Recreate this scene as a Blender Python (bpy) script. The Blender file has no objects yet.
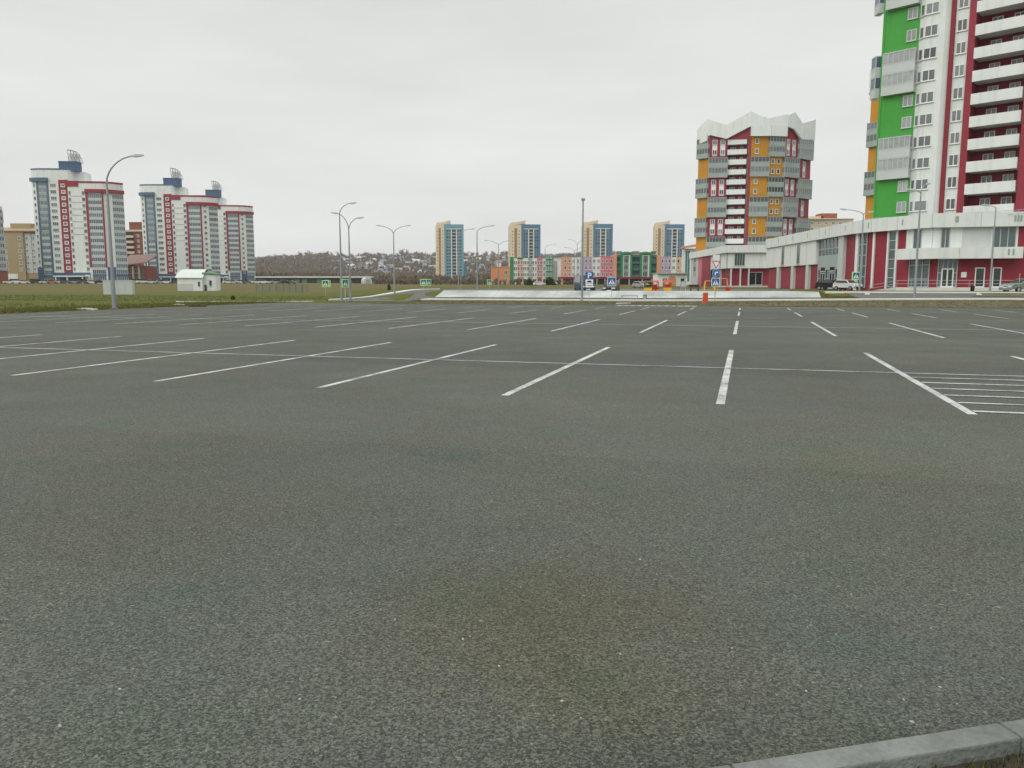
import bpy, bmesh, math, random
import numpy as np
from mathutils import Vector, Matrix
R = math.radians
PI = math.pi
random.seed(11)
rng = np.random.default_rng(5)
sc = bpy.context.scene
COL = sc.collection

# ------------------------------------------------------------------ camera
F, HC = 796.0, 1.65
PITCH = math.atan(100.0 / F)
CP, SP = math.cos(PITCH), math.sin(PITCH)
cam = bpy.data.cameras.new('camera'); co = bpy.data.objects.new('camera', cam); COL.objects.link(co)
cam.sensor_width = 36; cam.lens = 36 * F / 1024; cam.clip_start = 0.05; cam.clip_end = 9000
co.location = (0, 0, HC); co.rotation_euler = (PI / 2 - PITCH, 0, 0)
sc.camera = co

def ray(u, v):                      # slope X/Y and Z/Y seen at a picture point: used to survey real positions
    x, y = (u - 512) / F, (v - 384) / F
    d = CP - y * SP
    return x / d, (-SP - y * CP) / d
def PX(u, Y, v=284): return ray(u, v)[0] * Y
def PZ(v, Y): return HC + ray(512, v)[1] * Y
# parking-lot axes: s along the rows, t along the stalls
ES, ET = (0.9603, -0.2790), (0.2790, 0.9603)
def ST(s, t): return (s * ES[0] + t * ET[0], s * ES[1] + t * ET[1])
def toST(x, y): return (x * ES[0] + y * ES[1], x * ET[0] + y * ET[1])

# ------------------------------------------------------------------ terrain height
def sm(a, b, x):
    q = min(1, max(0, (x - a) / (b - a))); return q * q * (3 - 2 * q)
def pl(x, pts):
    if x <= pts[0][0]: return pts[0][1]
    for (a, b), (c, d) in zip(pts, pts[1:]):
        if x <= c: return b + (d - b) * (x - a) / (c - a)
    return pts[-1][1]
def hill(x, y):
    r = sm(850, 1950, y)
    n = 5 * math.sin(x * .004 + 1) + 3 * math.sin(x * .011 + y * .003) + 2 * math.sin(x * .027 + 2)
    return r * (55 + n) - 25 * sm(2200, 3200, y)
LEFT = [(50, 0), (110, -.2), (250, -.5), (335, 1.8), (420, 2.1), (480, 2.3), (713, 3.2), (1000, 4.5), (4000, 6)]
CEN = [(60, .0), (98, .38), (112, .5), (130, .72), (210, .85), (350, 1.4), (713, 3.2), (1000, 4.5), (4000, 6)]
def H(x, y):
    s, t = toST(x, y)
    if t <= 62.4 and s >= -39.6: return 0.0
    zl = pl(y, LEFT)
    if s < -39.6 and t <= 62.4: return zl * min(1, (-39.6 - s) / 20)
    zc = pl(y, CEN)
    strip = (.08 + .28 * sm(-12, 22, s)) * sm(62.4, 73, t) + .10 * sm(74.9, 76.6, t)
    zr = strip
    if t > 75:
        ramp = min(1, max(0, (t - 76.6) / 2.8))
        if s < 6.3: top = ramp
        elif s < 9.4: top = max(ramp * (9.4 - s) / 3.1, sm(75, 92, t))
        else: top = sm(75, 92, t)
        crest = .93 if s < 7 else .72
        zr = strip + (crest - strip) * top
        zr += ((zc if s < 8 else max(zc, .74)) - zr) * sm(81, 97, t)
    q = x / max(y, 1)
    k1 = sm(-.140, -.108, q); k2 = 1 - sm(.12, .235, -q)
    g = sm(84, 120, t)
    k = k1 * (1 - g) + k2 * g
    zl = zl * sm(62.4, 72, t)
    return zl + (zr - zl) * k + hill(x, y)

# ------------------------------------------------------------------ materials
MATS = {}
def mat(name, col, rough=.7, var=.12, scale=.6, fine=14., metal=0., bump=0., spec=.4, objrand=0., streak=0.):
    if name in MATS: return MATS[name]
    m = bpy.data.materials.new(name); m.use_nodes = True
    nt = m.node_tree; b = nt.nodes['Principled BSDF']
    b.inputs['Roughness'].default_value = rough
    b.inputs['Metallic'].default_value = metal
    b.inputs['Specular IOR Level'].default_value = spec
    tc = nt.nodes.new('ShaderNodeTexCoord')
    n1 = nt.nodes.new('ShaderNodeTexNoise'); n1.inputs['Scale'].default_value = scale; n1.inputs['Detail'].default_value = 6
    n2 = nt.nodes.new('ShaderNodeTexNoise'); n2.inputs['Scale'].default_value = fine; n2.inputs['Detail'].default_value = 3
    nt.links.new(tc.outputs['Object'], n1.inputs['Vector']); nt.links.new(tc.outputs['Object'], n2.inputs['Vector'])
    ad = nt.nodes.new('ShaderNodeMath'); ad.operation = 'MULTIPLY_ADD'; ad.inputs[1].default_value = .35
    nt.links.new(n2.outputs['Fac'], ad.inputs[0]); nt.links.new(n1.outputs['Fac'], ad.inputs[2])
    mr = nt.nodes.new('ShaderNodeMapRange'); mr.inputs[1].default_value = .35; mr.inputs[2].default_value = 1.0
    mr.inputs[3].default_value = 1 - var; mr.inputs[4].default_value = 1 + var
    nt.links.new(ad.outputs[0], mr.inputs[0])
    fac = mr.outputs[0]
    if streak:                              # rain streaks and soot runs down the wall
        mp = nt.nodes.new('ShaderNodeMapping'); mp.inputs['Scale'].default_value = (1.3, 1.3, .07); nt.links.new(tc.outputs['Object'], mp.inputs[0])
        n3 = nt.nodes.new('ShaderNodeTexNoise'); n3.inputs['Scale'].default_value = 1.0; n3.inputs['Detail'].default_value = 6; n3.inputs['Roughness'].default_value = .65; nt.links.new(mp.outputs[0], n3.inputs['Vector'])
        r3 = nt.nodes.new('ShaderNodeMapRange'); r3.inputs[1].default_value = .5; r3.inputs[2].default_value = .72; r3.inputs[3].default_value = 1; r3.inputs[4].default_value = 1 - streak; nt.links.new(n3.outputs['Fac'], r3.inputs[0])
        q3 = nt.nodes.new('ShaderNodeMath'); q3.operation = 'MULTIPLY'; nt.links.new(fac, q3.inputs[0]); nt.links.new(r3.outputs[0], q3.inputs[1]); fac = q3.outputs[0]
    if objrand:
        oi = nt.nodes.new('ShaderNodeObjectInfo')
        m2 = nt.nodes.new('ShaderNodeMapRange'); m2.inputs[3].default_value = 1 - objrand; m2.inputs[4].default_value = 1 + objrand
        nt.links.new(oi.outputs['Random'], m2.inputs[0])
        mm = nt.nodes.new('ShaderNodeMath'); mm.operation = 'MULTIPLY'
        nt.links.new(fac, mm.inputs[0]); nt.links.new(m2.outputs[0], mm.inputs[1]); fac = mm.outputs[0]
    mx = nt.nodes.new('ShaderNodeVectorMath'); mx.operation = 'SCALE'; mx.inputs[0].default_value = col
    nt.links.new(fac, mx.inputs['Scale']); nt.links.new(mx.outputs[0], b.inputs['Base Color'])
    if bump:
        bp = nt.nodes.new('ShaderNodeBump'); bp.inputs['Strength'].default_value = bump; bp.inputs['Distance'].default_value = .02
        nt.links.new(n2.outputs['Fac'], bp.inputs['Height']); nt.links.new(bp.outputs[0], b.inputs['Normal'])
    MATS[name] = m; return m

WHITE = mat('white_render', (.69, .73, .705), .75, .07, streak=.22)
PANEL = mat('white_composite_panel', (.69, .725, .70), .5, .06, streak=.16)
RED = mat('crimson_cladding', (.27, .020, .038), .55, .14, streak=.22)
DRED = mat('dark_crimson_render', (.22, .016, .03), .7, .14)
GREEN = mat('green_cladding', (.045, .31, .035), .55, .10, streak=.15)
OCHRE = mat('ochre_cladding', (.50, .23, .014), .55, .10, streak=.18)
GREY = mat('grey_green_panel', (.29, .35, .325), .45, .10)
LGREY = mat('pale_grey_panel', (.50, .54, .52), .45, .08)
BLUE = mat('slate_blue_render', (.045, .095, .18), .6, .12)
BLUEG = mat('steel_blue_trim', (.06, .125, .20), .5, .12)
GLASS = mat('window_glass', (.13, .145, .145), .14, .35, spec=.8, objrand=.6)
GLASSP = mat('pale_balcony_glass', (.30, .33, .32), .2, .3, scale=.9, spec=.7, objrand=.3)
GLASSB = mat('balcony_glass', (.085, .125, .165), .15, .35, scale=.9, spec=.8, objrand=.45)
GLASST = mat('shopfront_glass', (.065, .10, .105), .12, .4, scale=.35, spec=.8)
DGLASS = mat('dark_glass', (.018, .022, .022), .1, .3, spec=.7)
FRAME = mat('white_frame', (.72, .74, .72), .5, .05)
GFRAME = mat('grey_frame', (.42, .45, .44), .45, .08)
DARK = mat('dark_recess', (.03, .032, .034), .7, .2)
CONC = mat('pale_concrete', (.50, .51, .48), .85, .2, scale=.5, fine=9, bump=.2)
STEEL = mat('galvanised_steel', (.27, .30, .31), .45, .12, metal=.35)
LSTEEL = mat('painted_grey_steel', (.42, .45, .45), .5, .1)
BEIGE = mat('beige_render', (.60, .51, .35), .75, .08)
OBROWN = mat('brown_strip_render', (.33, .17, .055), .75, .1)
TEAL = mat('teal_cladding', (.13, .31, .36), .6, .1)
TBLUE = mat('blue_cladding', (.07, .19, .30), .6, .1)
SALMON = mat('salmon_render', (.62, .30, .17), .75, .08)
PINK = mat('pink_render', (.55, .17, .20), .75, .08)
LILAC = mat('lilac_render', (.42, .33, .46), .75, .08)
TAN = mat('tan_render', (.60, .40, .24), .75, .08)
DGREEN = mat('emerald_render', (.02, .22, .085), .7, .1)
ORANGE = mat('orange_render', (.58, .25, .12), .7, .1)
YBRICK = mat('yellow_brick', (.34, .26, .14), .8, .2, scale=2)
BRICK = mat('red_brown_brick', (.21, .065, .04), .8, .2, scale=2)
ROOFBR = mat('brown_metal_roof', (.24, .15, .13), .7, .12)
ROOFG = mat('green_metal_roof', (.10, .20, .11), .55, .15)
ROOFW = mat('pale_metal_roof', (.56, .61, .575), .45, .06)
ROOFD = mat('grey_sheet_roof', (.20, .21, .22), .6, .15)
RUST = mat('terracotta_roof', (.30, .095, .05), .75, .12)
TYRE = mat('tyre_rubber', (.018, .018, .018), .85, .1)
RIM = mat('wheel_rim', (.35, .36, .37), .35, .1, metal=.7)
REDP = mat('orange_red_plastic', (.56, .075, .028), .5, .08)
YELP = mat('yellow_paint', (.70, .42, .03), .5, .08)
SBLUE = mat('sign_blue', (.015, .11, .32), .4, .04)
SWHITE = mat('sign_white', (.78, .8, .8), .4, .03)
SRED = mat('sign_red', (.55, .02, .02), .4, .04)
SBLACK = mat('sign_black', (.01, .01, .01), .5, .02)
SLIME = mat('fluorescent_lime', (.50, .86, .16), .45, .03)
TAIL = mat('red_lamp_lens', (.45, .015, .015), .2, .05)
HEAD = mat('clear_lamp_lens', (.65, .68, .7), .1, .05)
def carpaint(name, c, rough=.28):
    return mat(name, c, rough, .05, metal=.15, spec=.6)

# ------------------------------------------------------------------ mesh builder
class Fr:                                   # a straight piece of wall seen from its outside, left to right
    def __init__(s, P0, P1):
        s.o = Vector((P0[0], P0[1])); d = Vector((P1[0], P1[1])) - s.o
        s.L = d.length; s.a = d / s.L; s.n = Vector((s.a.y, -s.a.x)); s.rz = math.atan2(s.a.y, s.a.x)
    def p(s, u, d=0): return s.o + s.a * u + s.n * d
    def at(s, u, v=262):                    # along-wall distance of the bearing of picture column u
        r = ray(u, v)[0]
        return (r * s.o.y - s.o.x) / (s.a.x - r * s.a.y)
class MB:
    def __init__(s): s.v = []; s.f = []; s.m = []; s.mats = []
    def mi(s, m):
        if m not in s.mats: s.mats.append(m)
        return s.mats.index(m)
    def poly(s, pts, m):
        i = len(s.v); s.v += [tuple(p) for p in pts]; s.f.append(tuple(range(i, i + len(pts)))); s.m.append(s.mi(m))
    def hexa(s, b, t, m):                   # bottom ring, top ring (counter-clockwise from above)
        i = len(s.v); n = len(b); s.v += [tuple(p) for p in b] + [tuple(p) for p in t]; k = s.mi(m)
        s.f.append(tuple(i + j for j in reversed(range(n)))); s.f.append(tuple(i + n + j for j in range(n)))
        for j in range(n):
            q = (j + 1) % n; s.f.append((i + j, i + q, i + n + q, i + n + j))
        s.m += [k] * (n + 2)
    def box(s, x0, x1, y0, y1, z0, z1, m):
        s.hexa([(x0, y0, z0), (x1, y0, z0), (x1, y1, z0), (x0, y1, z0)], [(x0, y0, z1), (x1, y0, z1), (x1, y1, z1), (x0, y1, z1)], m)
    def fbox(s, fr, u0, u1, z0, z1, d0, d1, m):
        q = [fr.p(u0, d1), fr.p(u1, d1), fr.p(u1, d0), fr.p(u0, d0)]
        s.hexa([(p.x, p.y, z0) for p in q], [(p.x, p.y, z1) for p in q], m)
    def prism(s, poly, z0, z1, m):
        s.hexa([(p[0], p[1], z0) for p in poly], [(p[0], p[1], z1) for p in poly], m)
    def tube(s, path, rad, m, n=8):
        if not isinstance(rad, (list, tuple)): rad = [rad] * len(path)
        path = [Vector(p) for p in path]; k = s.mi(m); i0 = len(s.v)
        for j, p in enumerate(path):
            d = (path[min(j + 1, len(path) - 1)] - path[max(j - 1, 0)]).normalized()
            a = d.cross(Vector((0, 1, 0)) if abs(d.y) < .9 else Vector((1, 0, 0))).normalized(); b = d.cross(a)
            for q in range(n):
                w = 2 * PI * q / n; s.v.append(tuple(p + (a * math.cos(w) + b * math.sin(w)) * rad[j]))
        for j in range(len(path) - 1):
            for q in range(n):
                r = (q + 1) % n; s.f.append((i0 + j * n + q, i0 + j * n + r, i0 + (j + 1) * n + r, i0 + (j + 1) * n + q)); s.m.append(k)
        s.f.append(tuple(i0 + q for q in reversed(range(n)))); s.m.append(k)
        e = i0 + (len(path) - 1) * n; s.f.append(tuple(e + q for q in range(n))); s.m.append(k)
    def disc(s, c, r, h, m, axis='y', n=16):
        d = {'y': (0, 1, 0), 'x': (1, 0, 0), 'z': (0, 0, 1)}[axis]; d = Vector(d) * h / 2; c = Vector(c)
        s.tube([c - d, c + d], r, m, n)
    def mesh(s, name, smooth=False):
        me = bpy.data.meshes.new(name); me.from_pydata(s.v, [], s.f)
        for m in s.mats: me.materials.append(m)
        me.polygons.foreach_set('material_index', s.m)
        bm = bmesh.new(); bm.from_mesh(me); bmesh.ops.recalc_face_normals(bm, faces=bm.faces); bm.to_mesh(me); bm.free()
        if smooth:
            for p in me.polygons: p.use_smooth = True
        me.update(); return me
    def build(s, name, parent=None, loc=(0, 0, 0), rz=0, smooth=False):
        return put(s.mesh(name, smooth), name, parent, loc, rz)
def put(me, name, parent=None, loc=(0, 0, 0), rz=0):
    o = bpy.data.objects.new(name, me); COL.objects.link(o); o.parent = parent; o.location = loc; o.rotation_euler = (0, 0, rz); return o
def fput(me, name, parent, fr, u, z, d=0):
    p = fr.p(u, d); return put(me, name, parent, (p.x, p.y, z), fr.rz)
def tag(o, label=None, cat=None, group=None, kind=None):
    if label: o['label'] = label
    if cat: o['category'] = cat
    if group: o['group'] = group
    if kind: o['kind'] = kind
    return o
def thing(name, label, cat, loc=(0, 0, 0), rz=0, group=None):
    o = bpy.data.objects.new(name, None); COL.objects.link(o); o.empty_display_size = .3
    o.location = loc; o.rotation_euler = (0, 0, rz); return tag(o, label, cat, group)
def dup(root, loc, rz=0, label=None, parent=None):
    r = root.copy(); COL.objects.link(r)
    if parent: r.parent = parent
    else: r.location = loc; r.rotation_euler = (0, 0, rz)
    if label: r['label'] = label
    for ch in list(root.children): dup(ch, None, parent=r)
    return r
def face_rz(x, y, extra=0): return math.atan2(-x, y) + extra      # turn a front towards the viewer's bearing

# ------------------------------------------------------------------ window and balcony meshes (front is local -Y)
_c = {}
def win(w, h, leaves=2, b=.09, fm=FRAME, gm=GLASS, dep=.08, sill=True):
    key = ('w', w, h, leaves, b, fm.name, gm.name, dep, sill)
    if key not in _c:
        m = MB()
        m.box(-w / 2, w / 2, -dep, .02, 0, b, fm); m.box(-w / 2, w / 2, -dep, .02, h - b, h, fm)
        for k in range(leaves + 1):
            c = -w / 2 + b / 2 + (w - b) * k / leaves
            m.box(c - b / 2, c + b / 2, -dep + .004, .018, b, h - b, fm)
        m.box(-w / 2 + b * .5, w / 2 - b * .5, -dep * .4, .01, b * .5, h - b * .5, gm)
        if sill: m.box(-w / 2 - .06, w / 2 + .06, -dep - .1, 0, -.07, 0, fm)
        _c[key] = m.mesh('window')
    return _c[key]
def gbal(w, h, ph, panes, dep, pm=LGREY, gm=GLASSB, fm=FRAME, cap=None):
    key = ('g', w, h, ph, panes, dep, pm.name, gm.name, fm.name)
    if key not in _c:
        m = MB()
        m.box(-w / 2, w / 2, -dep, .02, 0, ph, pm)
        m.box(-w / 2 + .04, w / 2 - .04, -dep + .05, .015, ph, h - .14, gm)
        m.box(-w / 2, w / 2, -dep, .02, h - .14, h - .01, pm)
        for k in range(panes + 1):
            c = -w / 2 + .05 + (w - .1) * k / panes
            m.box(c - .045, c + .045, -dep + .01, -dep + .12, ph, h - .14, fm)
        m.box(-w / 2 + .01, w / 2 - .01, -dep - .03, -dep + .1, ph - .06, ph + .03, fm)
        _c[key] = m.mesh('glazed_balcony')
    return _c[key]
# ================================================================== GROUND
def ground_material():
    m = bpy.data.materials.new('lawn_and_soil'); m.use_nodes = True; nt = m.node_tree; N = nt.nodes; L = nt.links
    b = N['Principled BSDF']; b.inputs['Roughness'].default_value = .95; b.inputs['Specular IOR Level'].default_value = .1
    g = N.new('ShaderNodeNewGeometry')
    def noise(sc_, det=6, off=0):
        n = N.new('ShaderNodeTexNoise'); n.inputs['Scale'].default_value = sc_; n.inputs['Detail'].default_value = det
        L.new(g.outputs['Position'], n.inputs['Vector']); return n.outputs['Fac']
    def ramp(src, a, b_):
        r = N.new('ShaderNodeMapRange'); r.inputs[1].default_value = a; r.inputs[2].default_value = b_; L.new(src, r.inputs[0]); return r.outputs[0]
    def mix(f, c1, c2):
        x = N.new('ShaderNodeMix'); x.data_type = 'RGBA'
        L.new(f, x.inputs[0])
        for i, c in ((6, c1), (7, c2)):
            if isinstance(c, tuple): x.inputs[i].default_value = (*c, 1)
            else: L.new(c, x.inputs[i])
        return x.outputs[2]
    grass = mix(ramp(noise(.09), .35, .65), (.085, .122, .018), (.118, .125, .026))
    grass = mix(ramp(noise(.55), .45, .75), grass, (.15, .125, .045))
    grass = mix(ramp(noise(7, 4), .3, .8), grass, (.06, .068, .017))
    sep = N.new('ShaderNodeSeparateXYZ'); L.new(g.outputs['Position'], sep.inputs[0])
    # dry bank in front of the far towers, brown scrub soil on the hill
    ad = N.new('ShaderNodeMath'); ad.operation = 'MULTIPLY_ADD'; ad.inputs[1].default_value = 60; L.new(noise(.03), ad.inputs[0]); L.new(sep.outputs[1], ad.inputs[2])
    dry = ramp(ad.outputs[0], 190, 265)
    drycol = mix(ramp(noise(.12), .3, .7), (.13, .105, .042), (.105, .10, .035))
    c = mix(dry, grass, drycol)
    hilly = ramp(ad.outputs[0], 480, 800)
    hc = mix(ramp(noise(.012), .35, .65), (.11, .085, .06), (.14, .125, .085))
    c = mix(hilly, c, hc)
    L.new(c, b.inputs['Base Color'])
    bp = N.new('ShaderNodeBump'); bp.inputs['Strength'].default_value = .6; bp.inputs['Distance'].default_value = .08
    L.new(noise(9, 4), bp.inputs['Height']); L.new(bp.outputs[0], b.inputs['Normal'])
    return m
LAWN = ground_material()
slist = sorted(set([-3500, -2500, -1800, -1300, -1000] + list(range(-900, 901, 30)) + list(range(-120, 121, 6)) + [-39.6, -39.5, -36.5, -34, -32, -31, -30, -29.4, -29, -28, 6.3, 7.1, 7.9, 8.7, 9.4] + [1000, 1300, 1800, 2500, 3500]))
tlist = sorted(set([-600, -200, -60, -20, 0, 20, 40, 55, 62.4, 62.5, 64, 66, 68, 70, 72, 73, 74, 75, 75.8, 76.6, 77.4, 78.2, 79, 81, 84, 87, 90, 93, 96, 100, 104, 108, 112, 116, 120, 126] + list(range(130, 421, 10)) + list(range(440, 1000, 40)) + list(range(1000, 2300, 60)) + [2400, 2600, 3000, 3600, 4500]))
V = []; Fa = []
for t in tlist:
    for s in slist:
        x, y = ST(s, t); V.append((x, y, H(x, y)))
ns = len(slist)
for j in range(len(tlist) - 1):
    for i in range(ns - 1):
        a = j * ns + i; Fa.append((a, a + 1, a + ns + 1, a + ns))
me = bpy.data.meshes.new('ground'); me.from_pydata(V, [], Fa); me.materials.append(LAWN)
tag(put(me, 'ground'), 'grassy ground rising towards a far hill', None, None, 'structure')
for k in ('category',):
    pass

KERB_D = Vector((1.219, .294)).normalized(); KERB_P = Vector((.599, 2.364))
def asphalt_material():
    m = bpy.data.materials.new('worn_asphalt'); m.use_nodes = True; nt = m.node_tree; N = nt.nodes; L = nt.links
    b = N['Principled BSDF']; b.inputs['Specular IOR Level'].default_value = .35
    g = N.new('ShaderNodeNewGeometry')
    def noise(sc_, det=4, rough=.5):
        n = N.new('ShaderNodeTexNoise'); n.inputs['Scale'].default_value = sc_; n.inputs['Detail'].default_value = det; n.inputs['Roughness'].default_value = rough
        L.new(g.outputs['Position'], n.inputs['Vector']); return n.outputs['Fac']
    def vor(sc_, out='Color', feat='F1'):
        n = N.new('ShaderNodeTexVoronoi'); n.inputs['Scale'].default_value = sc_; n.feature = feat
        L.new(g.outputs['Position'], n.inputs['Vector']); return n.outputs[out]
    def ramp(src, a, b_, c=0, d=1):
        r = N.new('ShaderNodeMapRange'); r.inputs[1].default_value = a; r.inputs[2].default_value = b_; r.inputs[3].default_value = c; r.inputs[4].default_value = d; L.new(src, r.inputs[0]); return r.outputs[0]
    def mix(f, c1, c2, mode='MIX'):
        x = N.new('ShaderNodeMix'); x.data_type = 'RGBA'; x.blend_type = mode
        if isinstance(f, float): x.inputs[0].default_value = f
        else: L.new(f, x.inputs[0])
        for i, c in ((6, c1), (7, c2)):
            if isinstance(c, tuple): x.inputs[i].default_value = (*c, 1)
            else: L.new(c, x.inputs[i])
        return x.outputs[2]
    sepc = N.new('ShaderNodeSeparateColor'); L.new(vor(120), sepc.inputs[0])     # crushed stone, about 1 cm
    sep2 = N.new('ShaderNodeSeparateColor'); L.new(vor(250), sep2.inputs[0])
    sep3 = N.new('ShaderNodeSeparateColor'); L.new(vor(60), sep3.inputs[0])
    stone = mix(sepc.outputs[0], (.020, .023, .020), (.152, .160, .145))
    stone = mix(ramp(sep2.outputs[1], .62, .9, 0, .6), stone, (.185, .192, .172))  # pale grain, with light on the stone tops put into the colour
    stone = mix(ramp(sepc.outputs[2], .975, .985, 0, .8), stone, (.27, .28, .255))
    stone = mix(ramp(sep3.outputs[1], .993, .996, 0, .6), stone, (.28, .27, .24))
    stone = mix(ramp(noise(70, 2), .38, .5, .75, 0), stone, (.028, .032, .029))
    # dust and old water stains, each with its own outline
    c = mix(ramp(noise(.45, 5), .46, .64, 0, .6), stone, (1.0, .94, .76), 'MULTIPLY')
    c = mix(ramp(noise(.9, 5), .50, .66, 0, .7), c, (.76, .98, .93), 'MULTIPLY')
    c = mix(ramp(noise(.13, 4), .45, .62, 0, .8), c, (1.22, 1.2, 1.16), 'MULTIPLY')
    vm = N.new('ShaderNodeVectorMath'); vm.operation = 'DISTANCE'; vm.inputs[1].default_value = (.22, 3.75, 0)
    nz = N.new('ShaderNodeTexNoise'); nz.inputs['Scale'].default_value = 1.6; nz.inputs['Detail'].default_value = 5; L.new(g.outputs['Position'], nz.inputs['Vector'])
    va = N.new('ShaderNodeVectorMath'); va.operation = 'MULTIPLY_ADD'; va.inputs[1].default_value = (1.5, 1.5, 0)
    L.new(nz.outputs['Color'], va.inputs[0]); L.new(g.outputs['Position'], va.inputs[2])
    sb = N.new('ShaderNodeVectorMath'); sb.operation = 'SUBTRACT'; sb.inputs[1].default_value = (.75, .75, 0); L.new(va.outputs[0], sb.inputs[0])
    L.new(sb.outputs[0], vm.inputs[0])
    c = mix(ramp(vm.outputs['Value'], 1.15, .2, 0, .7), c, (.92, .82, .60), 'MULTIPLY')       # brown silt left by a puddle
    # darker band along the near kerb, with a ragged edge
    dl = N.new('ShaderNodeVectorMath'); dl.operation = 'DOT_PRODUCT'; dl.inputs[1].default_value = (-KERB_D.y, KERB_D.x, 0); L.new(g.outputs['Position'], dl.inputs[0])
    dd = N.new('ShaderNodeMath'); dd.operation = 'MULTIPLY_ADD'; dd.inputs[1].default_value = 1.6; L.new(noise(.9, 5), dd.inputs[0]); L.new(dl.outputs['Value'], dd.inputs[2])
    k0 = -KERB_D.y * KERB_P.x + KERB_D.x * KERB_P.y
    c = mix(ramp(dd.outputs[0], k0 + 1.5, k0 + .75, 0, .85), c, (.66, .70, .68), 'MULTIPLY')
    # the paver's passes: lanes about 3.8 m wide that differ a little in tone
    dt = N.new('ShaderNodeVectorMath'); dt.operation = 'DOT_PRODUCT'; dt.inputs[1].default_value = (ET[0] / 3.8, ET[1] / 3.8, 0); L.new(g.outputs['Position'], dt.inputs[0])
    wob = N.new('ShaderNodeMath'); wob.operation = 'MULTIPLY_ADD'; wob.inputs[1].default_value = .10; L.new(noise(.4, 3), wob.inputs[0]); L.new(dt.outputs['Value'], wob.inputs[2])
    fl = N.new('ShaderNodeMath'); fl.operation = 'FLOOR'; L.new(wob.outputs[0], fl.inputs[0])
    wn = N.new('ShaderNodeTexWhiteNoise'); wn.noise_dimensions = '1D'; L.new(fl.outputs[0], wn.inputs['W'])
    lane = N.new('ShaderNodeVectorMath'); lane.operation = 'SCALE'; L.new(c, lane.inputs[0]); L.new(ramp(wn.outputs['Value'], 0, 1, .93, 1.07), lane.inputs['Scale'])
    c = mix(1.0, lane.outputs[0], (.90, .91, .835), 'MULTIPLY')
    L.new(c, b.inputs['Base Color'])
    L.new(ramp(noise(.5), .3, .7, .72, .9), b.inputs['Roughness'])
    bp = N.new('ShaderNodeBump'); bp.inputs['Strength'].default_value = 1.0; bp.inputs['Distance'].default_value = .008
    L.new(sepc.outputs[0], bp.inputs['Height']); L.new(bp.outputs[0], b.inputs['Normal'])
    return m
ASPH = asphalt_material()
ROADM = mat('road_asphalt', (.105, .105, .095), .85, .2, scale=.25, fine=12)
def kerb_pt(x): return (x, KERB_P.y + (x - KERB_P.x) * KERB_D.y / KERB_D.x)
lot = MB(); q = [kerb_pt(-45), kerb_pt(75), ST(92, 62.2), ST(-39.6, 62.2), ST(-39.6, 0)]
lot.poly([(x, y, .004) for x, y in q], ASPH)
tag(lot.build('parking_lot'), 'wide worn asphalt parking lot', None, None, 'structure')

# painted stall lines ------------------------------------------------
def paint_material():
    m = bpy.data.materials.new('worn_road_paint'); m.use_nodes = True; nt = m.node_tree; N = nt.nodes; L = nt.links
    b = N['Principled BSDF']; b.inputs['Roughness'].default_value = .7
    g = N.new('ShaderNodeNewGeometry')
    def noise(s_, d=5):
        n = N.new('ShaderNodeTexNoise'); n.inputs['Scale'].default_value = s_; n.inputs['Detail'].default_value = d; n.inputs['Roughness'].default_value = .65
        L.new(g.outputs['Position'], n.inputs['Vector']); return n.outputs['Fac']
    r = N.new('ShaderNodeMapRange'); r.inputs[1].default_value = .50; r.inputs[2].default_value = .66
    a = N.new('ShaderNodeMath'); a.operation = 'MULTIPLY_ADD'; a.inputs[1].default_value = .5; L.new(noise(22), a.inputs[0])
    h2 = N.new('ShaderNodeMath'); h2.operation = 'MULTIPLY'; h2.inputs[1].default_value = .6; L.new(noise(1.4), h2.inputs[0])
    L.new(h2.outputs[0], a.inputs[2]); L.new(a.outputs[0], r.inputs[0])
    mx = N.new('ShaderNodeMix'); mx.data_type = 'RGBA'; mx.inputs[6].default_value = (.51, .525, .50, 1); mx.inputs[7].default_value = (.16, .165, .155, 1)
    L.new(r.outputs[0], mx.inputs[0]); L.new(mx.outputs[2], b.inputs['Base Color']); return m
PAINT = paint_material()
mk = MB()
def stripe(s0, t0, s1, t1, w, z=.008):
    d = Vector((s1 - s0, t1 - t0)).normalized(); n = Vector((-d.y, d.x)) * w / 2
    mk.poly([(*ST(a + n.x * k, b + n.y * k), z) for a, b, k in ((s0, t0, -1), (s1, t1, -1), (s1, t1, 1), (s0, t0, 1))], PAINT)
S0, DS = -.27, 3.105
for k in range(-12, 14):
    s = S0 + DS * k
    stripe(s, 11.22, s, 20.7, .118)
    stripe(s, 27.25, s, 37.1, .115)
    if k > -11: stripe(s, 43.2, s, 49.4, .10)
    stripe(s, 53.0, s, 57.4, .09)
stripe(-38.6, 16.15, S0 + DS * 13, 16.15, .085, .0125)
stripe(-38.6, 32.4, S0 + DS * 13, 32.4, .09, .0125)
for k in range(1, 7):
    stripe(S0 + DS + .07, 16.24 - .793 * k, S0 + 2 * DS - .07, 16.24 - .793 * k, .10 if k < 6 else .12, .0125)
for k in range(12):                                     # zebra crossing at the far edge of the lot
    x = PX(626 + k * 6.6, 64.5); s, t = toST(x, 64.5); stripe(s, 60.4, s, 62.1, .4, .0125)
tag(mk.build('parking_markings'), 'white painted stall lines on the asphalt', None, None, 'structure')

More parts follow.
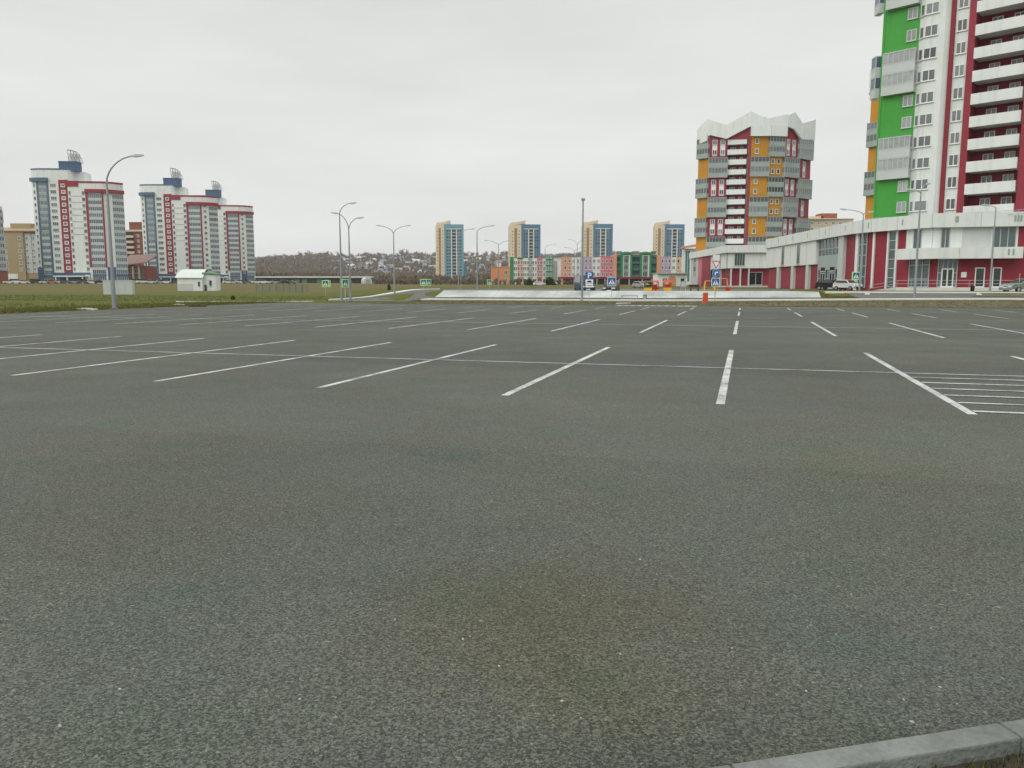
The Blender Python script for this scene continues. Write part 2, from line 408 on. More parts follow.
# near kerb ----------------------------------------------------------
def near_kerb():
    m = MB(); nrm = Vector((KERB_D.y, -KERB_D.x))
    for k in range(-4, 9):
        a = .108 + k * 1.042; L = 1.036
        p = KERB_P + KERB_D * (a); 
        r = [p + nrm * .10, p + KERB_D * L + nrm * .10, p + KERB_D * L, p]
        m.hexa([(v.x, v.y, -.15) for v in r], [(v.x, v.y, .12) for v in r], KERBM)
    return m
KERBM = mat('kerb_concrete', (.165, .182, .165), .9, .5, scale=2.5, fine=45, bump=.5)
ko = near_kerb().build('kerb'); tag(ko, 'grey concrete kerb at the near edge', None, None, 'structure')
bv = ko.modifiers.new('bevel', 'BEVEL'); bv.width = .008; bv.segments = 2
soil = MB(); SOILM = mat('dark_soil', (.045, .036, .024), .95, .5, scale=3, fine=30, bump=.8)
nr = Vector((KERB_D.y, -KERB_D.x)); a, b_ = kerb_pt(-20), kerb_pt(30)
soil.poly([(a[0] + nr.x * .06, a[1] + nr.y * .06, .06), (a[0] + nr.x * 8, a[1] + nr.y * 8, .06), (b_[0] + nr.x * 8, b_[1] + nr.y * 8, .06), (b_[0] + nr.x * .06, b_[1] + nr.y * .06, .06)], SOILM)
tag(soil.build('verge'), 'dark soil verge behind the near kerb', None, None, 'structure')

# draped strips --------------------------------------------------------
def drape(name, A, B, m, dz, label, n=40, across=6, thick=0):
    """sheet between two polylines of (x, y), laid on the terrain"""
    def res(P):
        P = [Vector(p) for p in P]; ls = [0]
        for p, q in zip(P, P[1:]): ls.append(ls[-1] + (q - p).length)
        out = []
        for i in range(n + 1):
            d = ls[-1] * i / n
            for j in range(len(P) - 1):
                if d <= ls[j + 1] + 1e-6: out.append(P[j].lerp(P[j + 1], (d - ls[j]) / (ls[j + 1] - ls[j]))); break
        return out
    a, b = res(A), res(B); mb = MB()
    pts = [[(lambda p: (p.x, p.y, H(p.x, p.y) + dz))(a[i].lerp(b[i], k / across)) for k in range(across + 1)] for i in range(n + 1)]
    for i in range(n):
        for k in range(across):
            mb.poly([pts[i][k], pts[i + 1][k], pts[i + 1][k + 1], pts[i][k + 1]], m)
        if thick:
            for k in (0, across):
                p, q = pts[i][k], pts[i + 1][k]
                mb.poly([p, q, (q[0], q[1], q[2] - thick), (p[0], p[1], p[2] - thick)], m)
    return tag(mb.build(name), label, None, None, 'structure')
GRAV = mat('dead_grass_strip', (.095, .085, .045), .95, .45, scale=.7, fine=6)
PAVE = mat('pavement_concrete', (.60, .605, .57), .85, .15, scale=.4, fine=6)
drape('pavement', [ST(-30.5, 72.9), ST(70, 72.9)], [ST(-30.5, 74.9), ST(70, 74.9)], PAVE, .13, 'pale pavement along the foot of the embankment', 90, 2, .17)
drape('pavement', [(PX(175, 74), 74), (PX(313, 80), 80)], [(PX(175, 75), 75), (PX(313, 81.5), 81.5)], PAVE, .05, 'pale path on the lawn left of the lot', 20, 2, .1)
drape('pavement', [(PX(328, 86), 86), (PX(380, 111), 111), (PX(440, 137), 137)], [(PX(328, 88.5), 88.5), (PX(380, 115), 115), (PX(440, 142), 142)], PAVE, .12, 'pale kerb walk curving up beside the entry road', 24, 2, .16)
drape('road', [(PX(335, 79.5), 79.5), (PX(380, 80.3), 80.3), (PX(437, 81), 81)], [(PX(331, 85.8), 85.8), (PX(380, 110.8), 110.8), (PX(439, 136.8), 136.8)], ROADM, .03, 'asphalt entry road curving up left of the embankment', 24, 8)
drape('road', [(PX(449, 90), 90), (PX(520, 93), 93), (PX(600, 93), 93), (PX(790, 88), 88)], [(PX(441, 137), 137), (PX(500, 150), 150), (PX(640, 150), 150), (PX(790, 132), 132)], ROADM, .03, 'asphalt street above the white embankment', 50, 8)
drape('verge', [ST(-30.5, 74.95), ST(7, 74.95)], [ST(-30.5, 76.9), ST(7, 76.9)], GRAV, .012, 'thin dead grass strip between pavement and white slope', 40, 2)
drape('road', [ST(9.8, 75.2), ST(75, 75.2)], [ST(9.8, 88.5), ST(75, 88.5)], ROADM, .035, 'asphalt street in front of the red podium', 40, 6)
drape('pavement', [ST(8, 88.7), ST(75, 88.7)], [ST(8, 91), ST(75, 91)], PAVE, .13, 'pale pavement before the red podium', 40, 2, .15)
drape('verge', [(PX(972, 71.5), 71.5), (PX(1080, 66), 66)], [(PX(984, 82), 82), (PX(1090, 78), 78)], GRAV, .07, 'dead grass island under the thin grey lamp', 20, 4)
# concrete-paved embankment with old stains and joints
def emb_mat():
    m = mat('embankment_concrete', (.37, .395, .375), .85, .5, scale=.35, fine=4); return m
def embank():
    mb = MB(); E = emb_mat(); Js = mat('embankment_joint', (.30, .315, .30), .9, .2)
    n = 24; s0, s1 = -30.6, 6.6
    def pt(i, k):
        s = s0 + (s1 - s0) * i / n; t = 76.9 + 2.9 * k / 6; x, y = ST(s, t); return (x, y, H(x, y) + .05)
    for i in range(n):
        for k in range(6): mb.poly([pt(i, k), pt(i + 1, k), pt(i + 1, k + 1), pt(i, k + 1)], E)
        if i % 2 == 0:
            for k in range(6):
                a, b = pt(i, k), pt(i, k + 1); w = .06
                mb.poly([(a[0], a[1], a[2] + .006), (a[0] + w, a[1], a[2] + .006), (b[0] + w, b[1], b[2] + .006), (b[0], b[1], b[2] + .006)], Js)
    return mb
tag(embank().build('embankment'), 'white concrete paved slope', None, None, 'structure')
bank = MB()
drape('verge', [ST(-31, 62.3), ST(75, 62.3)], [ST(-31, 72.85), ST(75, 72.85)], GRAV, .02, 'dead brown grass strip at the far edge of the lot', 60, 8)

# tufts of grass: nobody could count them
def blades(pts, h, w, mats_, name, label):
    mb_v = []; mb_f = []; mi = []
    for (x, y, z) in pts:
        for _ in range(3):
            a = random.random() * 2 * PI; hh = h * random.uniform(.5, 1.2); dx, dy = math.cos(a), math.sin(a)
            ox, oy = x + random.uniform(-1, 1) * w * 3, y + random.uniform(-1, 1) * w * 3; l = random.uniform(-.7, .7) * hh; i = len(mb_v)
            mb_v += [(ox - dx * w / 2, oy - dy * w / 2, z), (ox + dx * w / 2, oy + dy * w / 2, z), (ox + dy * l, oy - dx * l, z + hh)]
            mb_f.append((i, i + 1, i + 2)); mi.append(random.randrange(len(mats_)))
    me = bpy.data.meshes.new(name); me.from_pydata(mb_v, [], mb_f)
    for m in mats_: me.materials.append(m)
    me.polygons.foreach_set('material_index', mi)
    return tag(put(me, name), label, None, None, 'stuff')
G1 = mat('grass_green', (.085, .12, .02), .9, .3, spec=.1); G2 = mat('grass_olive', (.12, .112, .033), .9, .3, spec=.1); G3 = mat('grass_straw', (.20, .155, .065), .9, .3, spec=.1)
pts = []
for _ in range(9000):                                   # ragged edge of the lawn on the left of the lot
    s = -39.7 - abs(random.gauss(0, 4)); t = random.uniform(15, 64); x, y = ST(s, t); pts.append((x, y, H(x, y)))
for _ in range(14000):
    s = random.uniform(-160, -40); t = random.uniform(25, 110); x, y = ST(s, t); pts.append((x, y, H(x, y)))
blades(pts, .13, .05, [G1, G1, G2, G3], 'grass', 'olive lawn beyond the left edge of the lot')['category'] = 'grass'
pts = []
for _ in range(9000):
    s = random.uniform(-31, 60); t = 62.3 + 9.6 * random.random() ** .8; x, y = ST(s, t); pts.append((x, y, H(x, y) + .02))
for _ in range(1800):
    s = random.uniform(6.6, 9.6); t = random.uniform(75, 82); x, y = ST(s, t); pts.append((x, y, H(x, y)))
blades(pts, .06, .05, [G2, G3, G2, G1], 'dry_grass', 'dead grass along the far edge of the lot')['category'] = 'grass'
pts = []
for _ in range(2600):
    u = random.uniform(0.4, 3.2); d = .108 + random.random() ** 1.3 * .8; p = KERB_P + KERB_D * u + nr * d; pts.append((p.x, p.y, .06))
blades(pts, .03, .005, [SOILM, G2, SOILM, G1], 'verge_grass', 'dry grass behind the near kerb')['category'] = 'grass'
# ================================================================== ROUNDED RED AND BLUE TOWERS
def rounded_tower(label, loc, rz):
    T = thing('apartment_tower', label, 'apartment tower', loc, rz, 'rounded red white and blue towers')
    Lp = [(0, 1.7), (2.8, .5), (8.4, 0), (13, 0), (17.6, .3)]
    Rp = [(17.6, -.8), (25.7, -.8), (26.7, -.8), (32.9, -.5), (33.6, -.3), (36.8, 1.2), (40.5, 5.5)]
    off = -20
    Lp = [(x + off, y) for x, y in Lp]; Rp = [(x + off, y) for x, y in Rp]
    LF = [Fr(a, b) for a, b in zip(Lp, Lp[1:])]; RF = [Fr(a, b) for a, b in zip(Rp, Rp[1:])]
    w = MB(); w.prism(Lp + [(17.9 + off, 6), (22.5 + off, 7), (21 + off, 16), (-.2 + off, 16)], -3, 52, WHITE)
    for fr in LF[0:1] + LF[2:4]: w.fbox(fr, 0, fr.L, -1, 7.4 if fr is LF[0] else 5.0, 0, .14, BLUE)
    w.build('wall', T)
    w = MB(); w.prism(Rp + [(32 + off, 17), (17.6 + off, 16.2)], -3, 46, WHITE)
    w.fbox(RF[0], 0, RF[0].L, -1, 5.0, 0, .14, BLUE); w.fbox(RF[0], 5.6, 7.9, .2, 4.0, .14, .2, WHITE); w.fbox(RF[4], 0, RF[4].L, -1, 7.6, 0, .12, BLUE)
    for k in (6, 7, 8, 9, 10, 11, 12): w.fbox(RF[0], 1.3, 6.6, 5.2 + 2.9 * k, 5.42 + 2.9 * k, 0, .12, GFRAME)
    w.build('wall', T)['label'] = 'lower curved white wing'
    r = MB(); r.fbox(LF[3], .2, LF[3].L - .1, 5.0, 47.4, 0, .25, RED); r.fbox(LF[3], 3.4, LF[3].L - .02, 44.4, 47.4, .25, 1.3, RED); r.fbox(RF[0], 0, 5, 44.4, 46.9, -.1, .3, RED); r.build('red_stripe', T)
    r = MB()
    for fr, (a, b) in ((RF[1], (0, 1.0)), (RF[3], (0, .7))): r.fbox(fr, a, b, 7.5, 43, 0, .35, RED)
    r.build('red_jamb', T)
    r = MB()
    for fr, (a, b) in ((LF[1], (0, .8)), (LF[1], (LF[1].L - .8, LF[1].L))): r.fbox(fr, a, b, 0, 47, 0, .35, BLUEG)
    r.build('blue_jamb', T)
    def ring(P, z0, z1, d0, d1, m, name, back=None):
        mb = MB(); fr = [Fr(a, b) for a, b in zip(P, P[1:])]
        outs = []
        for i, p in enumerate(P):
            n = (fr[max(i - 1, 0)].n + fr[min(i, len(fr) - 1)].n).normalized(); outs.append((Vector(p) + n * d0, Vector(p) + n * d1))
        for (a0, a1), (b0, b1) in zip(outs, outs[1:]):
            mb.hexa([(a1.x, a1.y, z0), (b1.x, b1.y, z0), (b0.x, b0.y, z0), (a0.x, a0.y, z0)], [(a1.x, a1.y, z1), (b1.x, b1.y, z1), (b0.x, b0.y, z1), (a0.x, a0.y, z1)], m)
        return mb.build(name, T)
    ring(Lp[:3] + [(8.5 + off, 0)], 46.6, 48.3, -.1, 1.1, BLUEG, 'cornice')
    ring(Rp[1:], 41.6, 43.2, -.1, 1.0, RED, 'cornice')
    ring(Lp, 52, 52.6, -.4, .15, BLUEG, 'roof_rim'); ring(Rp, 46, 46.8, -.4, .15, RED, 'roof_rim')
    # glazed loggias
    for k in range(16):
        z = .1 + 2.9 * k
        pm = BLUEG if k < 2 else LGREY
        fr = LF[1]; fput(gbal(fr.L - 1.7, 2.86, 1.05, 6, .2, BLUEG if k < 2 else (GREY if k > 7 else LGREY)), 'glazed_balcony', T, fr, fr.L / 2, z)
        if k < 14:
            fr = RF[2]; fput(gbal(fr.L - .05, 2.86, 1.05, 7, .2, BLUEG if k < 2 else LGREY), 'glazed_balcony', T, fr, fr.L / 2, z + .4)
            fr = RF[5]; fput(gbal(fr.L - .3, 2.86, 1.05, 6, .2, BLUEG if k < 2 else LGREY), 'glazed_balcony', T, fr, fr.L / 2, z + .4)
    for k in range(14):
        z = 6.4 + 2.9 * k
        fput(win(1.3, 1.6, 1, .08), 'window', T, LF[0], LF[0].L * .5, z); fput(win(2.7, 1.6, 3, .08), 'window', T, LF[2], 2.2, z)
        fput(win(1.9, 1.6, 1, .32), 'window', T, LF[3], 2.2, z, .25)
        if k < 13:
            fput(win(1.1, 1.7, 1, .08), 'window', T, RF[0], .8, z - .6); fput(win(1.5, 1.7, 1, .08), 'window', T, RF[0], 7.1, z - .6); fput(win(1.4, 1.5, 1), 'window', T, RF[4], RF[4].L * .5, z - .6, .12 if k < 1 else 0)
    e = MB(); e.box(10.5 + off, 24.5 + off, -5.5, -.9, 3.0, 3.6, WHITE)
    for x in (11.2, 16.5, 23.5): e.box(x + off, x + .5 + off, -5.2, -4.7, -2, 3, WHITE)
    e.build('entrance_canopy', T)
    for x in (13, 18.6, 21.6): put(win(1.9, 2.6, 2, .1, FRAME, DGLASS), 'door', T, (x + off, -.82 if x > 17 else .05, 0), 0)
    p = MB(); p.box(12.3 + off, 20.6 + off, 3, 8, 51.8, 56, BLUE); p.box(12.1 + off, 20.8 + off, 2.8, 8.2, 56, 56.3, BLUEG); p.build('penthouse', T)
    l = MB(); xs = [16.2, 17.5, 18.8, 20.1, 21.4]
    for y in (5, 8):
        tops = [62, 61.8, 61.5, 60.2, 57]
        for x, z in zip(xs, tops): l.tube([(x + off, y, 56), (x - .4 + off, y, z)], .13, STEEL, 5)
        for i in range(4):
            for z0, z1 in ((56.3, 58.3), (58.3, 60.2)):
                if z1 <= tops[i + 1]: l.tube([(xs[i] + off, y, z0), (xs[i + 1] - .2 + off, y, z1)], .1, STEEL, 5); l.tube([(xs[i] + off, y, z1), (xs[i + 1] - .2 + off, y, z0)], .1, STEEL, 5)
        l.tube([(xs[0] - .4 + off, y, 61.8), (xs[2] - .4 + off, y, 61.5), (xs[3] - .3 + off, y, 60.2), (xs[4] - .3 + off, y, 57)], .13, STEEL, 5)
        l.tube([(xs[0] - .2 + off, y, 58.4), (xs[4] - .3 + off, y, 58.3)], .1, STEEL, 5)
    for x, z in zip(xs, tops): l.tube([(x - .35 + off, 5, z - .3), (x - .35 + off, 8, z - .3)], .1, STEEL, 5)
    l.build('lattice_frame', T); return T
def place_front(u, Y, extra=0):
    x = PX(u, Y); return (x, Y, H(x, Y)), face_rz(x, Y, extra)
l, r = place_front(80, 367); l0 = rounded_tower('rounded red white and blue tower directly behind the tall curved lamp, largest of three', l, r * .12)
l0.scale = (.95, 1, .975)
l, r = place_front(180.5, 426); dup(l0, l, r * .12, 'rounded red white and blue tower behind the white shed with a curved roof')
l, r = place_front(220.3, 480); dup(l0, l, r * .12, 'rounded red and white tower half hidden, rightmost and lowest of three')

# ================================================================== generic window grid
def grid(T, fr, us, zs, w, h, leaves=2, d=0, fm=FRAME, gm=GLASS, name='window', b=.12):
    me = win(w, h, leaves, b, fm, gm)
    for z in zs:
        for u in us: fput(me, name, T, fr, u, z, d)
# yellow brick block
def yellow_block():
    Y = 395; x0, x1 = PX(-12, Y), PX(42, Y); c = (x0 + x1) / 2; z = H(c, Y)
    T = thing('brick_apartment_block', 'yellow brick apartment block with a stepped brown roof left of the blue tower', 'apartment block', (c, Y, z), 0)
    W = x1 - x0; fr1 = Fr((-W / 2, 0), (-W / 2 + 19, 0)); fr2 = Fr((-W / 2 + 19, .8), (W / 2, 1.6))
    m = MB(); m.prism([(-W / 2, 0), (-W / 2 + 19, 0), (-W / 2 + 19, .8), (W / 2, 1.6), (W / 2, 14), (-W / 2, 14)], -3, 25, YBRICK)
    m.fbox(fr1, 9, 15, -1, 4.6, 0, .1, WHITE); m.build('wall', T)
    g = MB()
    for u in (.4, 3.5): g.fbox(fr2, u, u + 2.7, 5, 24, 0, .12, LGREY)
    g.build('cladding_panel', T)
    rf = MB(); rf.box(-W / 2 - .4, W / 2 + .4, -.5, 14.4, 25, 25.5, ROOFBR)
    rf.hexa([(-W / 2 - .4, -.4, 25.5), (W / 2 + .4, -.4, 25.5), (W / 2 + .4, 14, 25.5), (-W / 2 - .4, 14, 25.5)], [(-W / 2 + 2, 5, 27.4), (W / 2 - 2, 5, 27.4), (W / 2 - 2, 9, 27.4), (-W / 2 + 2, 9, 27.4)], YBRICK)
    rf.box(-2, 8, 3, 10, 26, 29.2, YBRICK); rf.build('roof', T)
    grid(T, fr1, (6.5, 10, 17), [6 + 3 * k for k in range(6)], 1.5, 1.5, 2)
    grid(T, fr2, (.9, 3.9, 6.4), [6 + 3 * k for k in range(6)], 1.7, 1.6, 2, .12)
    return T
yellow_block()
def grey_sliver():
    Y = 350; x1 = PX(8, Y); x0 = x1 - 24; z = H(x1, Y)
    T = thing('grey_apartment_block', 'grey glazed apartment block cut off by the left edge of the photo', 'apartment block', (x1, Y, z), R(33))
    fr = Fr((-24, 0), (0, 0)); m = MB(); m.prism([(-24, 0), (0, 0), (0, 13), (-24, 13)], -3, 33, LGREY); m.fbox(fr, 20, 24.3, -1, 5.5, 0, .2, BRICK); m.box(-9, -1, 3, 9, 33, 36, LGREY); m.build('wall', T)
    s = MB(); s.fbox(fr, 22.6, 24.2, 26, 31, 0, .3, TAN); s.build('cladding_panel', T)
    for k in range(9): fput(gbal(3.4, 2.9, 1.1, 4, .5, GREY), 'glazed_balcony', T, fr, 22.2, 5.6 + 2.9 * k)
    for k in range(9): fput(gbal(3.4, 2.9, 1.1, 4, .5, GREY), 'glazed_balcony', T, fr, 15.2, 5.6 + 2.9 * k)
grey_sliver()
def brown_block():
    Y = 460; x0, x1 = PX(121, Y), PX(146, Y); c = (x0 + x1) / 2; z = H(c, Y); W = x1 - x0
    T = thing('brown_apartment_block', 'red brown brick block with cream balcony bands between two rounded towers', 'apartment block', (c, Y, z), 0)
    fr = Fr((-W / 2, 0), (W / 2, 0)); m = MB(); m.prism([(-W / 2, 0), (W / 2, 0), (W / 2, 14), (-W / 2, 14)], -3, 29, BRICK); m.fbox(fr, 0, 3.2, 0, 28, 0, .4, LGREY); m.build('wall', T)
    m = MB(); m.box(-W / 2 - .3, W / 2 + .3, -.6, 14.3, 29, 30, BEIGE); m.box(-1.5, 6.5, 2, 10, 30, 34.5, BRICK); m.build('roof', T)
    b = MB(); b.box(-2.6, 2.6, -1.2, 0, 0, 1.3, BEIGE); b.box(-2.55, 2.55, -.15, -.02, 1.3, 2.9, DARK); me_ = b.mesh('balcony')
    for k in range(8): fput(me_, 'balcony', T, fr, 6.4, 4.5 + 3 * k)
    grid(T, fr, (11.4,), [5 + 3 * k for k in range(8)], 1.3, 1.5, 2); grid(T, fr, (1.6,), [5 + 3 * k for k in range(8)], 1.5, 1.5, 2, .4)
    Y = 400; x0, x1 = PX(122, Y), PX(147, Y); c = (x0 + x1) / 2; z = H(c, Y); W = x1 - x0
    T = thing('low_brick_building', 'low brick building with a sloping brown metal roof between two rounded towers', 'building', (c, Y, z), 0)
    fr = Fr((-W / 2, 0), (W / 2, 0)); m = MB(); m.prism([(-W / 2, 0), (W / 2, 0), (W / 2, 12), (-W / 2, 12)], -3, 8.6, BRICK); m.build('wall', T)
    m = MB(); m.hexa([(-W / 2 - .8, -1.2, 8.3), (W / 2 + .8, -1.2, 9.8), (W / 2 + .8, 12, 14), (-W / 2 - .8, 12, 14)], [(-W / 2 - .8, -1.2, 8.8), (W / 2 + .8, -1.2, 10.3), (W / 2 + .8, 12, 14.5), (-W / 2 - .8, 12, 14.5)], ROOFBR); m.build('roof', T)
    p = MB(); p.box(-.35, .35, -.5, 0, 0, 8.3, BEIGE); me_ = p.mesh('pilaster')
    for u in (3, 6, 9): fput(me_, 'pilaster', T, fr, u, 0)
    grid(T, fr, (1.5, 4.5, 7.5, 10.5), (1, 4.8), 1.6, 2.4, 2, 0, GFRAME, DGLASS)
brown_block()

# ================================================================== FOUR SLIM BEIGE AND BLUE TOWERS
def slim_tower(label, clad, loc, rz):
    T = thing('slim_tower', label, 'apartment tower', loc, rz, 'slim beige and blue towers')
    A = [(-6.6, 0), (10.6, 0), (10.6, 15), (-6.6, 15)]
    m = MB(); m.prism(A, -2, 51, clad)
    fr = Fr((-6.6, 0), (10.6, 0))
    for (a, b) in ((0, 1.9), (15.4, 17.2)): m.fbox(fr, a, b, 2.5, 51, 0, 1.2, clad)
    m.fbox(fr, 1.9, 15.4, 47.6, 51, 0, 1.2, clad); m.build('blue_block', T)
    w = MB(); w.fbox(fr, 1.9, 15.4, 46.6, 47.6, .05, .9, WHITE)
    for u in (6.1, 10.6): w.fbox(fr, u, u + .8, 2.5, 46.6, .05, .9, WHITE)
    w.build('white_mullion', T)
    b = MB(); BP = [(-14.6, 9), (-6.61, .6), (-6.61, 22), (-14.6, 22)]; b.prism(BP, 3, 50.5, BEIGE); b.box(-13, -1.5, 9.5, 20, 49, 53.5, BEIGE)
    b.hexa([(-14, 9.2, 50.5), (-1.2, 8.4, 52.5), (-1.2, 20.3, 52.5), (-14, 20.3, 50.5)], [(-14, 9.2, 52.6), (-1.2, 8.4, 55.2), (-1.2, 20.3, 55.2), (-14, 20.3, 52.6)], BEIGE)
    b.box(10.6, 13.2, 5, 15, 0, 16.5, clad); b.build('beige_block', T)
    f2 = Fr(BP[0], BP[1]); s = MB(); s.fbox(f2, f2.L * .36, f2.L * .62, 3, 48, 0, .15, OBROWN); s.build('brown_stripe', T)
    base = MB(); base.box(-12.8, 10.2, 1.2, 20, -2.5, 3, DARK); base.build('ground_floor', T)
    bb = MB(); bb.box(-2, 2, -.55, .02, 0, 1.05, clad); bb.box(-1.95, 1.95, -.1, 0, 1.05, 2.75, GLASSB); bb.box(-.06, .06, -.3, -.1, 1.05, 2.75, FRAME); me_ = bb.mesh('balcony')
    b2 = MB(); b2.box(-1.85, 1.85, -.55, .02, 0, 1.0, GREY); b2.box(-1.8, 1.8, -.1, 0, 1.0, 2.75, DGLASS); me2 = b2.mesh('balcony')
    for k in range(15):
        z = 3 + 2.9 * k
        fput(me_, 'balcony', T, fr, 4.05, z); fput(me2, 'balcony', T, fr, 8.75, z); fput(me_, 'balcony', T, fr, 13.4, z)
        fput(win(1.3, 1.5, 1, .1), 'window', T, f2, f2.L * .2, z + .9); fput(win(1.2, 1.5, 1, .1, OBROWN), 'window', T, f2, f2.L * .49, z + .9, .15); fput(win(1.3, 1.5, 1, .1), 'window', T, f2, f2.L * .82, z + .9)
    return T
def slim(u, Y, label, clad, ex=0):
    x = PX(u, Y); return slim_tower(label, clad, (x, Y, H(x, Y)), face_rz(x, Y) * .7 + R(ex))
slim(452, 720, 'slim beige tower with a teal balcony front, standing alone left of the orange block', TEAL)
slim(528.5, 720, 'slim beige and blue tower rising behind the pastel school with the green end', TBLUE, 11)
slim(600, 715, 'slim beige and blue tower behind the tall bare pole', TBLUE, 6)
slim(671, 720, 'slim beige and blue tower beside the zigzag roofed tower', TBLUE, 4)

# ================================================================== SCHOOL AND PASTEL BLOCKS
def strips(T, Y, items, z0, depth, dx):
    """coloured wall strips, each given by the columns it spans: (u0, u1, top, material, proud, windows)"""
    for (u0, u1, v, m_, d, wn) in items:
        xa, xb = PX(u0, Y, 270) - dx, PX(u1, Y, 270) - dx; top = PZ(v, Y) - z0
        b = MB(); b.box(xa, xb, -d, depth - d * .01, -2.5, top, m_); b.build('wall', T)
        fr = Fr((xa, -d), (xb, -d)); W = xb - xa
        if wn:
            n, w_, leaves, zs = wn
            grid(T, fr, [W * (k + .5) / n for k in range(n)], [z for z in zs if z + 1.6 < top], w_, 1.6, leaves, 0)
def orange_block():
    Y = 400; x0, x1 = PX(491, Y), PX(512, Y); c = (x0 + x1) / 2; z = H(c, Y); W = x1 - x0
    T = thing('orange_block', 'low plain orange building left of the pastel school', 'building', (c, Y, z), 0)
    m = MB(); m.prism([(-W / 2, 0), (W / 2, 0), (W / 2, 14), (-W / 2, 14)], -2, 8.3, ORANGE); m.build('wall', T)
    m = MB(); m.box(-W / 2 - .2, W / 2 + .2, -.2, 14.2, 8.3, 8.6, SALMON); m.box(-2.4, -.2, 4, 7, 8.6, 10.6, LGREY); m.build('roof', T)
    fr = Fr((-W / 2, 0), (W / 2, 0)); grid(T, fr, (7.4,), (1.2, 4.8), 1.8, 1.8, 2, 0)
orange_block()
ZS = [.9 + 3.0 * k for k in range(5)]
def school():
    Y = 372; c = PX(530, Y); z0 = H(c, Y); fl = [.9 + 2.75 * k for k in range(5)]
    T = thing('pastel_school', 'white pastel striped building with emerald green ends behind the white embankment', 'school', (c, Y, z0), 0)
    strips(T, Y, [(510, 513.4, 257, DGREEN, .4, None), (513.4, 517.3, 258.3, WHITE, 0, (2, .9, 1, fl)), (517.3, 523, 259.5, SALMON, .25, (2, 1.1, 1, fl)), (523, 528, 258.3, WHITE, 0, (3, .8, 1, fl)),
        (528, 532.2, 258.3, GREY, .3, (2, 1.4, 2, fl)), (532.2, 537, 258.3, WHITE, .0, (2, .8, 1, fl)), (537, 542.3, 257.6, PINK, .3, (2, .9, 1, fl)), (542.3, 546, 258.6, WHITE, 0, (1, 1.0, 1, fl)),
        (546, 552.5, 254.5, DGREEN, .8, (2, 1.0, 1, fl)), (552.5, 563, 256.5, WHITE, .0, None)], z0, 15, c)
    m = MB(); dx = c; m.box(PX(553.6, Y, 270) - dx, PX(557, Y, 270) - dx, -.25, 0, 1.5, PZ(261, Y) - z0, GREY); m.build('glazed_strip', T)
    m = MB(); m.box(PX(511, Y, 270) - dx, PX(533, Y, 270) - dx, 2, 14, PZ(258.3, Y) - z0, PZ(257.4, Y) - z0, DGREEN); m.build('roof', T)
    m = MB(); m.box(PX(552.4, Y, 270) - dx, PX(563, Y, 270) - dx, -.9, 14, PZ(256.5, Y) - z0, PZ(256, Y) - z0, ROOFD); m.build('roof', T)
school()
